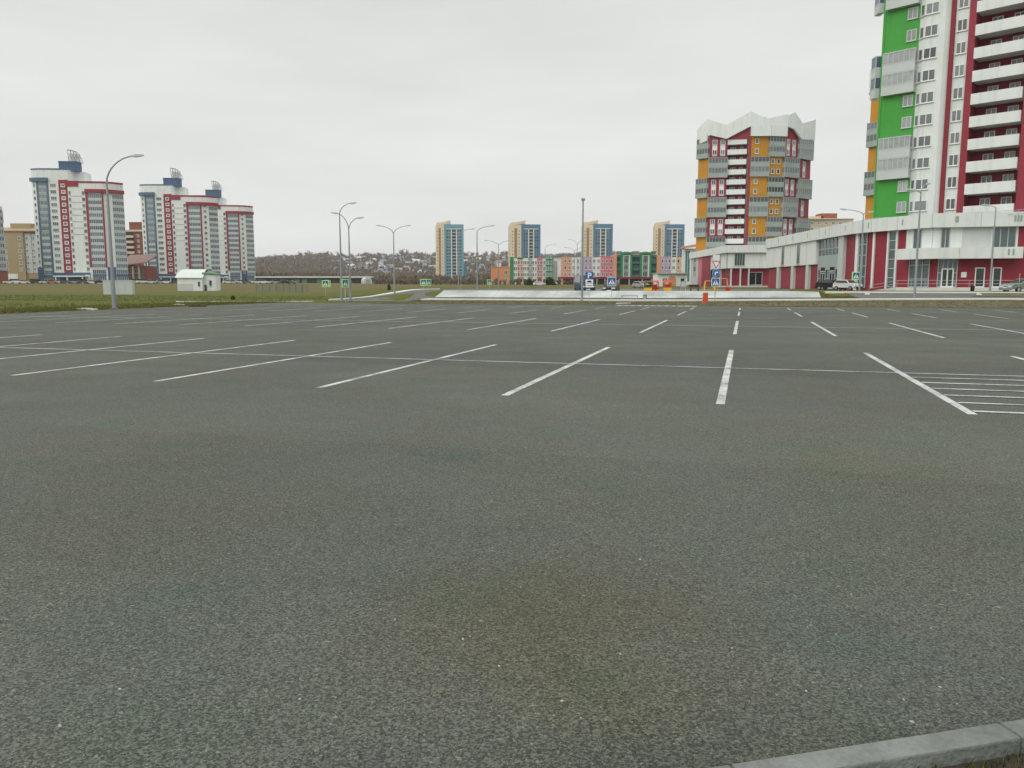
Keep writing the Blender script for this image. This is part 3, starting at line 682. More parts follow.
def pastel_row():
    Y = 352; c = PX(630, Y); z0 = H(c, Y); fl = [3.6 + 2.9 * k for k in range(4)]
    T = thing('pastel_apartment_row', 'long pastel apartment row with two green portals and dark red ground floor', 'apartment block', (c, Y, z0), 0)
    dx = c; X = lambda u: PX(u, Y, 265) - dx; Z = lambda v: PZ(v, Y) - z0
    strips(T, Y, [(563.2, 571.5, 257, SALMON, .1, (2, 1.1, 1, fl)), (571.5, 580, 257.5, WHITE, 0, (2, 1.2, 2, fl)), (580, 592, 256.6, LILAC, .2, (3, 1.0, 1, fl)), (592, 600.5, 257.3, WHITE, 0, (2, 1.2, 2, fl)),
        (600.5, 613, 256.3, PINK, .25, (3, 1.0, 1, fl)), (613, 616.5, 255.2, SALMON, .35, None), (656.5, 660.5, 255.2, SALMON, .35, None), (660.5, 671, 256.5, LILAC, .2, (3, 1.0, 1, fl)), (671, 676, 257.2, WHITE, 0, (1, 1.2, 2, fl)), (676, 684.5, 257, TAN, .15, (2, 1.1, 1, fl))], z0, 14, c)
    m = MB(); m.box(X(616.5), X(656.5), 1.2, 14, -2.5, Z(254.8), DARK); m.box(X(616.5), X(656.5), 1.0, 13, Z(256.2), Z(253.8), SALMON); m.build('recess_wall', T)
    bal = lambda u0, u1, mm, d: [MBx(T, X(u0), X(u1), d, 3.2 + 2.9 * k, mm) for k in range(4)]
    bal(616.6, 620.8, TEALD, .9); bal(631.8, 639.8, TEALD, .9); bal(651, 656.4, TEALD, .9)
    for (a, b) in ((620.8, 631.8), (639.8, 651)):
        p = MB(); p.box(X(a), X(b), -1.1, 2, Z(254), Z(252.2), DGREEN); w = .9
        for x in (X(a), X(b) - w): p.box(x, x + w, -1.1, 2, 2.6, Z(254), DGREEN)
        for x in (X(a) + w, X(b) - w - .45): p.box(x, x + .45, -.9, 1.8, 2.6, Z(255.8), WHITE)
        p.box(X(a) + w, X(b) - w, -.9, 1.8, Z(255.8), Z(255.2), WHITE); p.build('portal_frame', T)
        bw = X(b) - X(a) - 2 * w - 1.0
        for k in range(4): put(gbal(round(bw, 3), 2.85, .9, 3, .4, GREY, GLASS), 'glazed_balcony', T, ((X(a) + X(b)) / 2, .5, 2.7 + 2.9 * k))
    m = MB(); m.box(X(558), X(652), -3.2, .9, 2.5, 3.3, DRED); m.box(X(563.5), X(652), -.35, -.05, 0, 2.5, DGLASS); m.build('canopy', T)
    m = MB()
    for u in (558.5, 565, 573, 596, 604, 618, 628, 641, 650): m.box(X(u), X(u) + .35, -3.0, -2.6, -1, 2.5, DRED if u < 580 else LGREY)
    m.build('canopy_post', T)
    # white end building beside the tall tower
    c2 = PX(691, 330); z2 = H(c2, 330)
    T2 = thing('white_end_block', 'white building with a tall teal glass strip beside the zigzag roofed tower', 'building', (c2, 330, z2), 0)
    X2 = lambda u: PX(u, 330, 265) - c2; Z2 = lambda v: PZ(v, 330) - z2
    m = MB(); m.box(X2(683.2), X2(700), 0, 3, -2, Z2(248.5), WHITE); m.build('wall', T2)
    m = MB(); m.box(X2(685.3), X2(689.4), -.15, .3, 1.5, Z2(251), TEALD); m.box(X2(687.2), X2(687.5), -.2, 0, 1.5, Z2(251), FRAME); m.build('glazed_strip', T2)
    m = MB(); m.hexa([(X2(682), -2, Z2(248.5)), (X2(700), -2, Z2(246)), (X2(700), 3.4, Z2(246)), (X2(682), 3.4, Z2(248.5))], [(X2(682), -2, Z2(246.5)), (X2(700), -2, Z2(243.5)), (X2(700), 3.4, Z2(243.5)), (X2(682), 3.4, Z2(246.5))], SALMON); m.build('roof', T2)
    # low white shop with an orange round panel
    Y3 = 240; c3 = PX(675, Y3); z3 = H(c3, Y3); X3 = lambda u: PX(u, Y3, 280) - c3; Z3 = lambda v: PZ(v, Y3) - z3
    T3 = thing('low_white_shop', 'low white flat roofed shop with a round orange doorway behind the playground', 'shop', (c3, Y3, z3), 0)
    m = MB(); m.box(X3(657.5), X3(687), 0, 8, -1.5, Z3(274), WHITE); m.build('wall', T3)
    m = MB(); m.box(X3(657), X3(687.5), -.8, 8.2, Z3(274), Z3(272.8), GREY); m.build('roof', T3)
    m = MB(); m.prism([(X3(671.5 + 4 * math.cos(a) * 1.0), 0, 0)[:2] if False else (0, 0) for a in (0, 1)], 0, 1, ORANGE) if False else None
    m = MB(); xc, rr = X3(672), X3(676) - X3(672); ring_ = [(xc - rr, 0)] + [(xc + rr, 0)] + [(xc + rr * math.cos(a), 1.9 + rr * math.sin(a)) for a in np.linspace(0, PI, 12)] + [(xc - rr, 0)]
    pts = [(x, -.12, z) for x, z in ring_[:-1]]; m.hexa(pts, [(x, .1, z) for x, y_, z in pts], ORANGE); m.build('orange_arch', T3)
    fr = Fr((X3(657.5), 0), (X3(687), 0)); grid(T3, fr, (2.2, 4.8), (.9,), 1.6, 1.6, 2); put(win(1.2, 2.3, 1, .1, GFRAME, DGLASS), 'door', T3, (X3(682.4), 0, .1))
def MBx(T, x0, x1, d, z, mm):
    m = MB(); w = x1 - x0; m.box(x0, x1, 1.2 - d, 1.25, z, z + 1.05, mm); m.box(x0 + .1, x1 - .1, 1.05, 1.18, z + 1.05, z + 2.6, GLASS); return m.build('balcony', T)
TEALD = mat('dark_teal_panel', (.05, .19, .18), .5, .15)
pastel_row()
def far_blocks():
    Y = 420; x0, x1 = PX(806, Y, 230), PX(852, Y, 230); c = (x0 + x1) / 2; z = H(c, Y); W = x1 - x0
    T = thing('beige_far_block', 'beige apartment block with a terracotta roof box, glimpsed between the two tall towers', 'apartment block', (c, Y, z), 0)
    top = PZ(219.5, Y) - z; m = MB(); m.prism([(-W / 2, 0), (W / 2, -1), (W / 2, 14), (-W / 2, 14)], -2, top, mat('faded_beige_brick', (.50, .43, .32), .8, .15)); m.build('wall', T)
    m = MB(); m.box(PX(822, Y, 230) - c, PX(838, Y, 230) - c, 2, 10, top, PZ(213, Y) - z, RUST); m.box(PX(810, Y, 230) - c, PX(824, Y, 230) - c, 2, 9, top, PZ(216, Y) - z, BEIGE); m.box(-W / 2 - .3, W / 2 + .3, -1.3, 14.2, top, top + .5, BEIGE); m.build('roof', T)
    fr = Fr((-W / 2, 0), (W / 2, -1)); grid(T, fr, [3 + 3.6 * k for k in range(6)], [top - 2.6 - 3 * k for k in range(6)], 1.5, 1.5, 2)
far_blocks()
# ================================================================== ZIGZAG TOWER
def zigzag_tower(label, cx, Y0, z0, odd=0):
    T = thing('zigzag_roof_tower', label, 'apartment tower', (cx, Y0, z0), R(-13) if odd else 0)
    P = [(0, 6), (2.8, 3), (9.4, 2.2), (16.3, .5), (16.9, .2), (22.8, 0), (27.2, .8), (32.2, 4), (37, 8.5)]
    OLD = [(-1, .5), (0, 1.5), (2.8, 4.0), (9.4, 9.4), (16.3, 15.4), (16.9, 16.0), (22.8, 21.4), (27.2, 26.1), (32.2, 31.6), (37, 37.3), (60, 60)]
    mx_ = lambda x: pl(x, OLD)
    P = [(mx_(x), y) for x, y in P]
    FR = [Fr(a, b) for a, b in zip(P, P[1:])]
    m = MB(); m.prism(P[:3] + [(9.4, 3.9), (15.4, 2.3)] + P[3:] + [(34, 26), (8, 26)], -2, 46, GREY); m.build('core_wall', T)
    fa, fb, fc, fd0, fd, fe, ff, fg = FR
    top = 45.2; B = 5.98
    def block(fr, k, kind, wins, u0=0, u1=None):
        u1 = fr.L if u1 is None else u1; z1 = top - B * k; z0_ = z1 - B; W = u1 - u0
        if kind == 'grey':
            for j in (0, 1):
                dep = 1.0; z = z0_ + j * B / 2
                fput(gbal(round(W + .3, 2), B / 2 - .02, 1.35, max(2, int(W * 1.1)), dep, GREY, GLASS, GFRAME), 'glazed_balcony', T, fr, (u0 + u1) / 2, z)
        else:
            p = MB(); p.fbox(fr, u0, u1, z0_ + .02, z1 - .02, 0, .12, OCHRE if kind == 'ochre' else RED)
            p.build('cladding_panel', T)
            for u in wins:
                if kind == 'red':
                    w_ = MB(); w_.box(-.72, .72, -.03, .02, .5, B - .6, FRAME); put_ = fput(w_.mesh('white_panel') if 'wp' not in _c else _c['wp'], 'white_panel', T, fr, u0 + W * u, z0_, .12); _c['wp'] = put_.data
                for j in (0, 1): fput(win(1.35, 1.55, 2, .12) if kind == 'red' else win(1.05, 1.5, 1, .13), 'window', T, fr, u0 + W * u, z0_ + j * B / 2 + .85, .16)
    for k in range(7):
        o = (k + odd) % 2
        block(fa, k, 'ochre' if o else 'grey', ())
        block(fb, k, 'grey' if o else 'red', (.3, .74))
        block(fd, k, 'grey' if o else 'ochre', (.32,))
        block(fe, k, 'ochre' if o else 'grey', (.3, .68))
        block(ff, k, 'grey' if o else 'red', (.3, .7))
        block(fg, k, 'red' if o else 'grey', (.5,))
    r = MB(); r.fbox(fd0, 0, fd0.L, 2, 48, -.3, .5, RED); r.build('red_pilaster', T)
    rc = Fr((9.4, 3.9), (15.4, 2.3)); r = MB(); r.fbox(rc, 0, rc.L, 0, 48.5, 0, .05, DRED); r.build('recess_wall', T)
    bm_ = MB(); wdt = rc.L - .15; bm_.box(-wdt / 2, wdt / 2, -1.75, -1.6, 0, 1.35, PANEL); bm_.box(-wdt / 2, wdt / 2, -1.75, 0, -.16, 0, PANEL); bme = bm_.mesh('balcony')
    for k in range(15):
        z = 43.25 - 2.99 * k
        fput(bme, 'balcony', T, rc, rc.L / 2, z)
        fput(win(1.6, 1.9, 2, .1), 'window', T, rc, rc.L * .35, z + .25, .06); fput(win(.9, 2.2, 1, .1), 'door', T, rc, rc.L * .75, z + .02, .06)
    # crown: a folded parapet with real thickness
    A0, A1 = ((52.3, 46.6), (52.3, 46.6)) if odd else ((48.2, 43.6), (50.7, 44.3))
    cr = [((0, 6), *A0, .9), ((2.8, 3), *A1, 1.2), ((2.81, 3), 50.7, 46.2, 1.2), ((9.4, 2.2), 48.8, 44.7, 1.2), ((16.6, .3), 52.4, 48.1, 1.2), ((16.61, .3), 52.4, 45.2, 1.2), ((21, .1), 50.2, 45.2, 1.1), ((27.3, .8), 51.7, 45.2, 1.2), ((27.31, .8), 51.4, 48.1, 1.2), ((29.4, 2.1), 52.6, 47.6, 1.2), ((32.2, 4), 49.7, 44.9, 1.2), ((37, 8.5), 51.9, 45.6, 1.1), ((36, 16), 48.5, 45, 1.0), ((33.5, 26), 51.2, 45, .9), ((28, 27), 48.5, 45, .8), ((19, 27), 52, 45, .8), ((12, 27), 48.5, 45, .8), ((7.5, 26), 50, 45, .8), ((4, 16), 47.5, 44.5, .8), ((0, 6), *A0, .9)]
    m = MB(); cc = Vector((18, 13)); outs = []
    for (p, a, b, d) in cr:
        p = Vector((mx_(p[0]), p[1])); n = (p - cc).normalized(); outs.append((p + n * d, p + n * (d - .55), a, b))
    for (a1, a0, at, ab), (b1, b0, bt, bb) in zip(outs, outs[1:]):
        if (a1 - b1).length < .05: continue
        m.hexa([(a1.x, a1.y, ab), (b1.x, b1.y, bb), (b0.x, b0.y, bb), (a0.x, a0.y, ab)], [(a1.x, a1.y, at), (b1.x, b1.y, bt), (b0.x, b0.y, bt), (a0.x, a0.y, at)], PANEL)
    m.build('crown', T)
    m = MB()
    for p0, p1 in ((P[4], P[5]), (P[5], P[6])): f = Fr(p0, p1); m.fbox(f, -.1, f.L + .1, 45.1, 48.3 if p0 == P[4] else 48.28, 1.15, 1.5, PANEL)
    m.build('parapet_panel', T)
    for p0, p1 in (((9.4, 2.2), (15.7, .4)), ((4.0, 3), (9.39, 2.2)), ((26.2, .85), (31.6, 4.1))):
        m = MB(); f = Fr(p0, p1); m.fbox(f, 0, f.L, 44.5, 48.9 if p0[0] != 4.0 else 46.4, -.3, .1, RED); m.build('red_gable', T)
    m = MB(); m.box(19.6, 21.0, 1.6, 3, 46, 51.3, PANEL); m.box(12, 26, 8, 18, 46, 49.5, LGREY); m.build('roof_box', T)
zigzag_tower('tall tower with a white zigzag crown over grey, crimson and ochre checkered blocks', PX(697, 249, 200), 249, .9)
zigzag_tower('ochre and grey tower mostly hidden behind the left edge of the green tower', 87.6, 202, 2.6, 1)

# ================================================================== PODIUM OF THE ZIGZAG TOWER
def podium_back():
    z0 = .85; C = (56.5, 210); A = (58.4, 262); Bp = (90, 208)
    T = thing('white_and_red_podium', 'two storey white podium on crimson walls at the foot of the zigzag roofed tower', 'podium building', (C[0], C[1], z0), 0)
    rel = lambda p: (p[0] - C[0], p[1] - C[1])
    a, c, b = rel(A), (0, 0), rel(Bp)
    f1 = Fr(a, c); f2 = Fr(c, b)
    cut = f1.L - 22
    mid = f1.p(cut, 0)
    m = MB(); m.prism([a, c, b, (b[0], 52), (a[0], 52)][:3] + [(b[0], 52)], 4.9, 10.6, PANEL)
    for fr in (f1, f2):
        for k in range(1, int(fr.L / 4)): m.fbox(fr, k * 4.0, k * 4.0 + .06, 4.9 if fr is f2 else 8.9, 8.9, 0, .02, GREY)
    m.build('upper_wall', T)
    m = MB(); i1, i2 = f1.p(0, -1.2), f2.p(f2.L, -1.2)
    m.prism([(i1.x, i1.y), (1.2, 1.2), (i2.x, i2.y), (i2.x, 51)], -2, 4.9, RED); m.build('lower_wall', T)
    bd = MB()
    for fr in (f1, f2): bd.fbox(fr, -.8 if fr is f2 else 0, fr.L + (.8 if fr is f1 else 0), 8.9, 10.8 if fr is f2 else 10.79, -.2, .8, PANEL)
    for fr in (f1, f2):
        for k in range(1, int(fr.L / 6)): bd.fbox(fr, k * 6.0, k * 6.0 + .07, 8.9, 10.78, .8, .82, GREY)
    bd.build('roof_band', T)
    # left wing: open full-height bay with grey and crimson panels
    g = MB(); g.fbox(f1, 0, cut, 0, 8.9, 0, .1, LGREY); g.fbox(f1, cut * .42, cut * .62, 0, 8.9, .1, .25, PINK); g.fbox(f1, cut * .62, cut, 0, 8.9, .1, .3, RED); g.build('cladding_panel', T)
    def relat(fr, u, v=258):
        r = ray(u, v)[0]; ox, oy = fr.o.x + C[0], fr.o.y + C[1]; return (r * oy - ox) / (fr.a.x - r * fr.a.y)
    for (u0, u1) in ((734.5, 745), (767.5, 778)):
        w0, w1 = relat(f2, u0), relat(f2, u1); fput(win(round(w1 - w0, 2), 3.1, 4, .1, GFRAME, GLASST, .06), 'window', T, f2, (w0 + w1) / 2, 5.55)
    for u in (720.5, 727.3):
        w0 = relat(f1, u); fput(win(.9, 3.8, 1, .08, GFRAME, GLASST, .06), 'window', T, f1, w0, 5.0)
    p = MB(); p.box(-.16, .16, -.45, .2, -1, 4.9, LGREY); pme = p.mesh('pillar')
    for u in (731.3, 740.6, 749): fput(pme, 'pillar', T, f2, relat(f2, u, 275), 0, -.5)
    for u in (712, 719): fput(pme, 'pillar', T, f1, relat(f1, u, 275), 0, -.5)
    w0, w1 = relat(f2, 750, 275), relat(f2, 763.5, 275)
    fput(win(round(w1 - w0, 2), 3.4, 2, .14, GFRAME, DGLASS, .1), 'entrance_door', T, f2, (w0 + w1) / 2, .5, -1.1)
    s = MB(); s.fbox(f2, w0 - 9, f2.L, -.5, .35, -1.2, 1.6, CONC); s.build('step', T)
podium_back()

# ================================================================== FRONT PODIUM
def podium_front():
    W = [(54.6, 171), (52, 121.7), (52.9, 117.5), (54.6, 113.3), (56.5, 108.5), (67.5, 105.9), (96, 99.5)]
    z0 = .78
    T = thing('curved_podium', 'long curved white and crimson podium with glazed entrance below the green tower', 'podium building', (0, 0, z0), 0)
    T.location = (56.5, 108.5, z0); ox, oy = 56.5, 108.5
    S = [(x - ox, y - oy) for x, y in W]; FRS = [Fr(a, b) for a, b in zip(S, S[1:])]
    fL, fc1, fc2, fc3, fR, fR2 = FRS
    def at(fr, u, v=262):
        r = ray(u, v)[0]; return (r * (fr.o.y + oy) - (fr.o.x + ox)) / (fr.a.x - r * fr.a.y)
    Z1, Z2, ZM, ZB = 10.2, 8.35, 4.25, 5.65           # top of band, bottom of band, top of the lower storey, top of the balcony band
    back = [(45, 12), (45, 70), (4, 70)]
    m = MB(); m.prism(S + back, -2, Z2 + .5, RED); m.build('wall', T)
    def offs(P, d):
        fr = [Fr(a, b) for a, b in zip(P, P[1:])]; out = []
        for i, p in enumerate(P):
            n = (fr[max(i - 1, 0)].n + fr[min(i, len(fr) - 1)].n).normalized(); out.append(Vector(p) + n * d)
        return out
    def band(P, z0_, z1_, d0, d1, m_, name, step=0):
        mb = MB(); a, b = offs(P, d0), offs(P, d1)
        for i in range(len(P) - 1):
            mb.hexa([(b[i].x, b[i].y, z0_), (b[i + 1].x, b[i + 1].y, z0_), (a[i + 1].x, a[i + 1].y, z0_), (a[i].x, a[i].y, z0_)], [(b[i].x, b[i].y, z1_), (b[i + 1].x, b[i + 1].y, z1_), (a[i + 1].x, a[i + 1].y, z1_), (a[i].x, a[i].y, z1_)], m_)
        return mb, b
    rb, out = band(S, Z2, Z1, -.6, .9, PANEL, 'roof_band')
    fo = [Fr(a, b) for a, b in zip(out, out[1:])]
    for fr in fo:
        n = max(1, round(fr.L / 5.2))
        for k in range(n): rb.fbox(fr, fr.L * k / n, fr.L * k / n + .05, Z2, Z1 - .02, 0, .015, GREY)
    rb.build('roof_band', T)
    sl = MB(); sl.box(-.11, .11, -.03, .01, 0, .8, GREY); sme = sl.mesh('band_vent')
    for u in (778.5, 792.5, 807.6, 825.2, 845): fput(sme, 'band_vent', T, fo[0], at(fo[0], u, 235), Z2 + .65)
    for u in (868.5,): fput(sme, 'band_vent', T, fo[1], at(fo[1], u, 225), Z2 + .6)
    for u in (902, 905): pass
    fput(sme, 'band_vent', T, fo[3], at(fo[3], 902.5, 225), Z2 + .6)
    for u in (956.2, 958): fput(sme, 'band_vent', T, fo[4], at(fo[4], u, 219), Z2 + .6)
    for u in (1015.5, 1018.5, 1021.5): fput(sme, 'band_vent', T, fo[4], at(fo[4], u, 217), Z2 + .6)
    roof = MB(); roof.prism([(p.x, p.y) for p in offs(S, -.7)] + back, Z2 + .51, Z2 + .8, ROOFD); roof.build('roof', T)
    # long left wall: white upper storey over set-back crimson panels
    e = at(fL, 818.5)
    m = MB(); m.fbox(fL, -.3, e, ZM, Z2, 0, .55, PANEL)
    for u in (776, 793, 809): m.fbox(fL, at(fL, u), at(fL, u) + .08, ZM, Z2, .55, .565, GREY)
    m.build('upper_wall', T)
    for u in (785.6, 801.2): fput(win(1.9, 3.7, 1, .1, GFRAME, GLASST, .05), 'window', T, fL, at(fL, u), ZM + .25, .56)
    p = MB(); p.box(-.75, .75, -.5, .1, -1, ZM, LGREY); pme = p.mesh('pillar')
    for u in (780, 794.5, 809.5): fput(pme, 'pillar', T, fL, at(fL, u, 275), 0)
    def glazing(fr, ua, ub, z_a, z_b, cols, rows, v=262, d=.02, doors=0, gm=GLASST):
        a, b = at(fr, ua, v), at(fr, ub, v); w = b - a; g = MB(); fm = GFRAME; t = .11
        g.fbox(fr, a, b, z_a, z_b, d, d + .06, gm)
        gl = g.build('glazing', T); fm_ = MB()
        for k in range(cols + 1):
            c = a + t / 2 + (w - t) * k / cols; fm_.fbox(fr, c - t / 2, c + t / 2, z_a, z_b, d + .06, d + .16, fm)
        for k in range(rows + 1):
            c = z_a + t / 2 + (z_b - z_a - t) * k / rows; fm_.fbox(fr, a + t, b - t, c - t / 2, c + t / 2, d + .06, d + .15, fm)
        fm_.build('frame', gl); return a, b
    a, b = glazing(fL, 819, 840.5, .1, Z2, 6, 5)
    g = MB(); g.fbox(fL, a + .1, b - .1, 3.2, 5.6, .17, .22, mat('frosted_panel', (.32, .39, .37), .5, .08)); g.build('frosted_panel', T)
    for q in (.28, .72):
        fput(win(2.6, 2.6, 2, .16, LSTEEL, DGLASS, .1), 'entrance_door', T, fL, a + (b - a) * q, .15, .18); fput(win(2.6, .8, 1, .1, LSTEEL, DGLASS, .1), 'transom', T, fL, a + (b - a) * q, 2.95, .18)
    m = MB(); m.fbox(fL, at(fL, 840.8), at(fL, 845.8), -.5, Z2, 0, .5, LGREY); m.build('pilaster', T)
    # curve
    glazing(fc1, 859, 867, .3, Z2, 2, 5)
    m = MB(); m.fbox(fc1, 0, at(fc1, 858.6), -.5, Z2, 0, .25, FRAME); m.build('pilaster', T)
    m = MB(); m.fbox(fc2, at(fc2, 868.5) if at(fc2, 868.5) > .05 else .05, at(fc2, 872.8), .3, Z2, .02, .25, FRAME); m.build('pilaster', T)
    glazing(fc3, 888.6, 895.8, .4, Z2, 1, 6)
    m = MB(); m.fbox(fc3, at(fc3, 887), at(fc3, 888.5), .2, Z2, 0, .22, FRAME); m.fbox(fc3, at(fc3, 895.9), at(fc3, 897.2), .2, Z2, 0, .22, FRAME); m.build('window_surround', T)
    # right-hand front
    m = MB(); u0 = at(fc3, 905.5); m.fbox(fc3, u0, fc3.L, ZB - .3, Z2, 0, .12, PANEL); m.fbox(fR, 0, at(fR, 1015.8), ZB - .3, Z2, 0, .121, PANEL); m.build('upper_wall', T)
    w0, w1 = at(fc3, 914, 240), at(fc3, 922.5, 240); fput(win(round(w1 - w0, 2), 2.75, 2, .1, GFRAME, GLASST, .05), 'window', T, fc3, (w0 + w1) / 2, ZB - .1, .13)
    w0, w1 = at(fR, 940.3, 240), at(fR, 949.5, 240); fput(win(round(w1 - w0, 2), 2.75, 2, .1, GFRAME, GLASST, .05), 'window', T, fR, (w0 + w1) / 2, ZB - .1, .13)
    g = MB(); w0, w1 = at(fR, 961.5, 240), at(fR, 990.5, 240); g.fbox(fR, w0, w1, ZB - .2, Z2, .12, .15, LGREY); g.build('recessed_panel', T)
    w0, w1 = at(fR, 991.8, 240), at(fR, 1015.4, 240); fput(win(round(w1 - w0, 2), 2.85, 3, .1, GFRAME, GLASST, .05), 'window', T, fR, (w0 + w1) / 2, ZB - .15, .13)
    st = fc3.p(at(fc3, 906.5), 0); en = fR.p(at(fR, 1017.5, 255), 0)
    bb, out2 = band([tuple(st), S[4], tuple(en)], ZM - .05, ZB, -.1, 1.9, PANEL, 'balcony_band')
    f2 = [Fr(a, b) for a, b in zip(out2, out2[1:])]
    for fr in f2:
        n = max(1, round(fr.L / 3.4))
        for k in range(1, n): bb.fbox(fr, fr.L * k / n, fr.L * k / n + .04, ZM, ZB - .02, 0, .012, GREY)
    bb.build('balcony_band', T)
    for u in (1008.8, 1013.5): fput(sme, 'band_vent', T, f2[1], at(f2[1], u, 252), ZM + .35)
    # terrace with step, ramp and railing
    TS = 1.75
    tb, out3 = band([tuple(fc3.p(fc3.L * .35)), S[4], S[5], S[6]], -.6, .42, -.1, 2.4, PAVE, 'terrace'); tb.build('terrace', T)
    f3 = [Fr(a, b) for a, b in zip(out3, out3[1:])]
    rl = MB()
    for fr in f3:
        n = max(1, round(fr.L / 1.9))
        for k in range(n + 1): q = fr.p(fr.L * k / n, -.15); rl.tube([(q.x, q.y, .42), (q.x, q.y, 1.35)], .025, LSTEEL, 6)
        for z in (1.35, .9):
            q0, q1 = fr.p(0, -.15), fr.p(fr.L, -.15); rl.tube([(q0.x, q0.y, z), (q1.x, q1.y, z)], .028, LSTEEL, 6)
    q0 = f3[0].p(0, -.15); q1 = f3[0].p(-4.2, .3)
    for z in (.5, .93): rl.tube([(q0.x, q0.y, .42 + z), (q1.x, q1.y, z - .3)], .028, LSTEEL, 6)
    rl.tube([(q1.x, q1.y, -.3), (q1.x, q1.y, .65)], .025, LSTEEL, 6)
    rl.build('railing', T)
    rm = MB(); a, b, c, d = f3[0].p(0, 0), f3[0].p(0, -1.4), f3[0].p(-4.2, -1.0), f3[0].p(-4.2, .4)
    rm.hexa([(a.x, a.y, -.6), (b.x, b.y, -.6), (c.x, c.y, -.6), (d.x, d.y, -.6)], [(a.x, a.y, .42), (b.x, b.y, .42), (c.x, c.y, -.1), (d.x, d.y, -.1)], CONC); rm.build('ramp', T)
    glazing(fc3, 909, 931.2, .45, ZM, 3, 2, 275) if False else None
    a0 = at(fc3, 909.3, 275); g = MB(); g.fbox(fc3, a0, fc3.L - .1, .45, ZM, .02, .08, GLASST); gl = g.build('glazing', T)
    f_ = MB()
    for k in range(4):
        c = a0 + (fc3.L - .2 - a0) * k / 3; f_.fbox(fc3, c, c + .1, .45, ZM, .08, .18, GFRAME)
    for z in (.45, 1.5, 3.4): f_.fbox(fc3, a0 + .1, fc3.L - .2, z, z + .09, .08, .17, GFRAME)
    f_.build('frame', gl)
    a, b = glazing(fR, 936.8, 956.8, .45, ZM, 4, 2, 275)
    fput(win(round((b - a) * .62, 2), 2.5, 2, .16, FRAME, DGLASS, .12), 'entrance_door', T, fR, (a + b) / 2, .45, .18)
    m = MB(); m.fbox(fR, at(fR, 932, 275), at(fR, 936.5, 275), .3, ZM, 0, .25, DRED); m.fbox(fR, at(fR, 957.1, 275), fR.L, .3, ZM, 0, .1, DRED); m.fbox(fR2, 0, fR2.L, .3, ZM, 0, .1, DRED); m.build('lower_wall', T)
    for (ua, ub) in ((974.5, 984.3), (992, 1001)):
        a, b = at(fR, ua, 275), at(fR, ub, 275); fput(win(round(b - a, 2), 2.6, 1, .12, FRAME, DGLASS, .1), 'door', T, fR, (a + b) / 2, .45, .11)
    a, b = at(fR, 960.8, 275), at(fR, 966.2, 275); m = MB(); m.fbox(fR, a, b, 1.75, 2.45, .1, .16, FRAME); m.build('notice_board', T)
    return FRS, (ox, oy, z0)
podium_front()

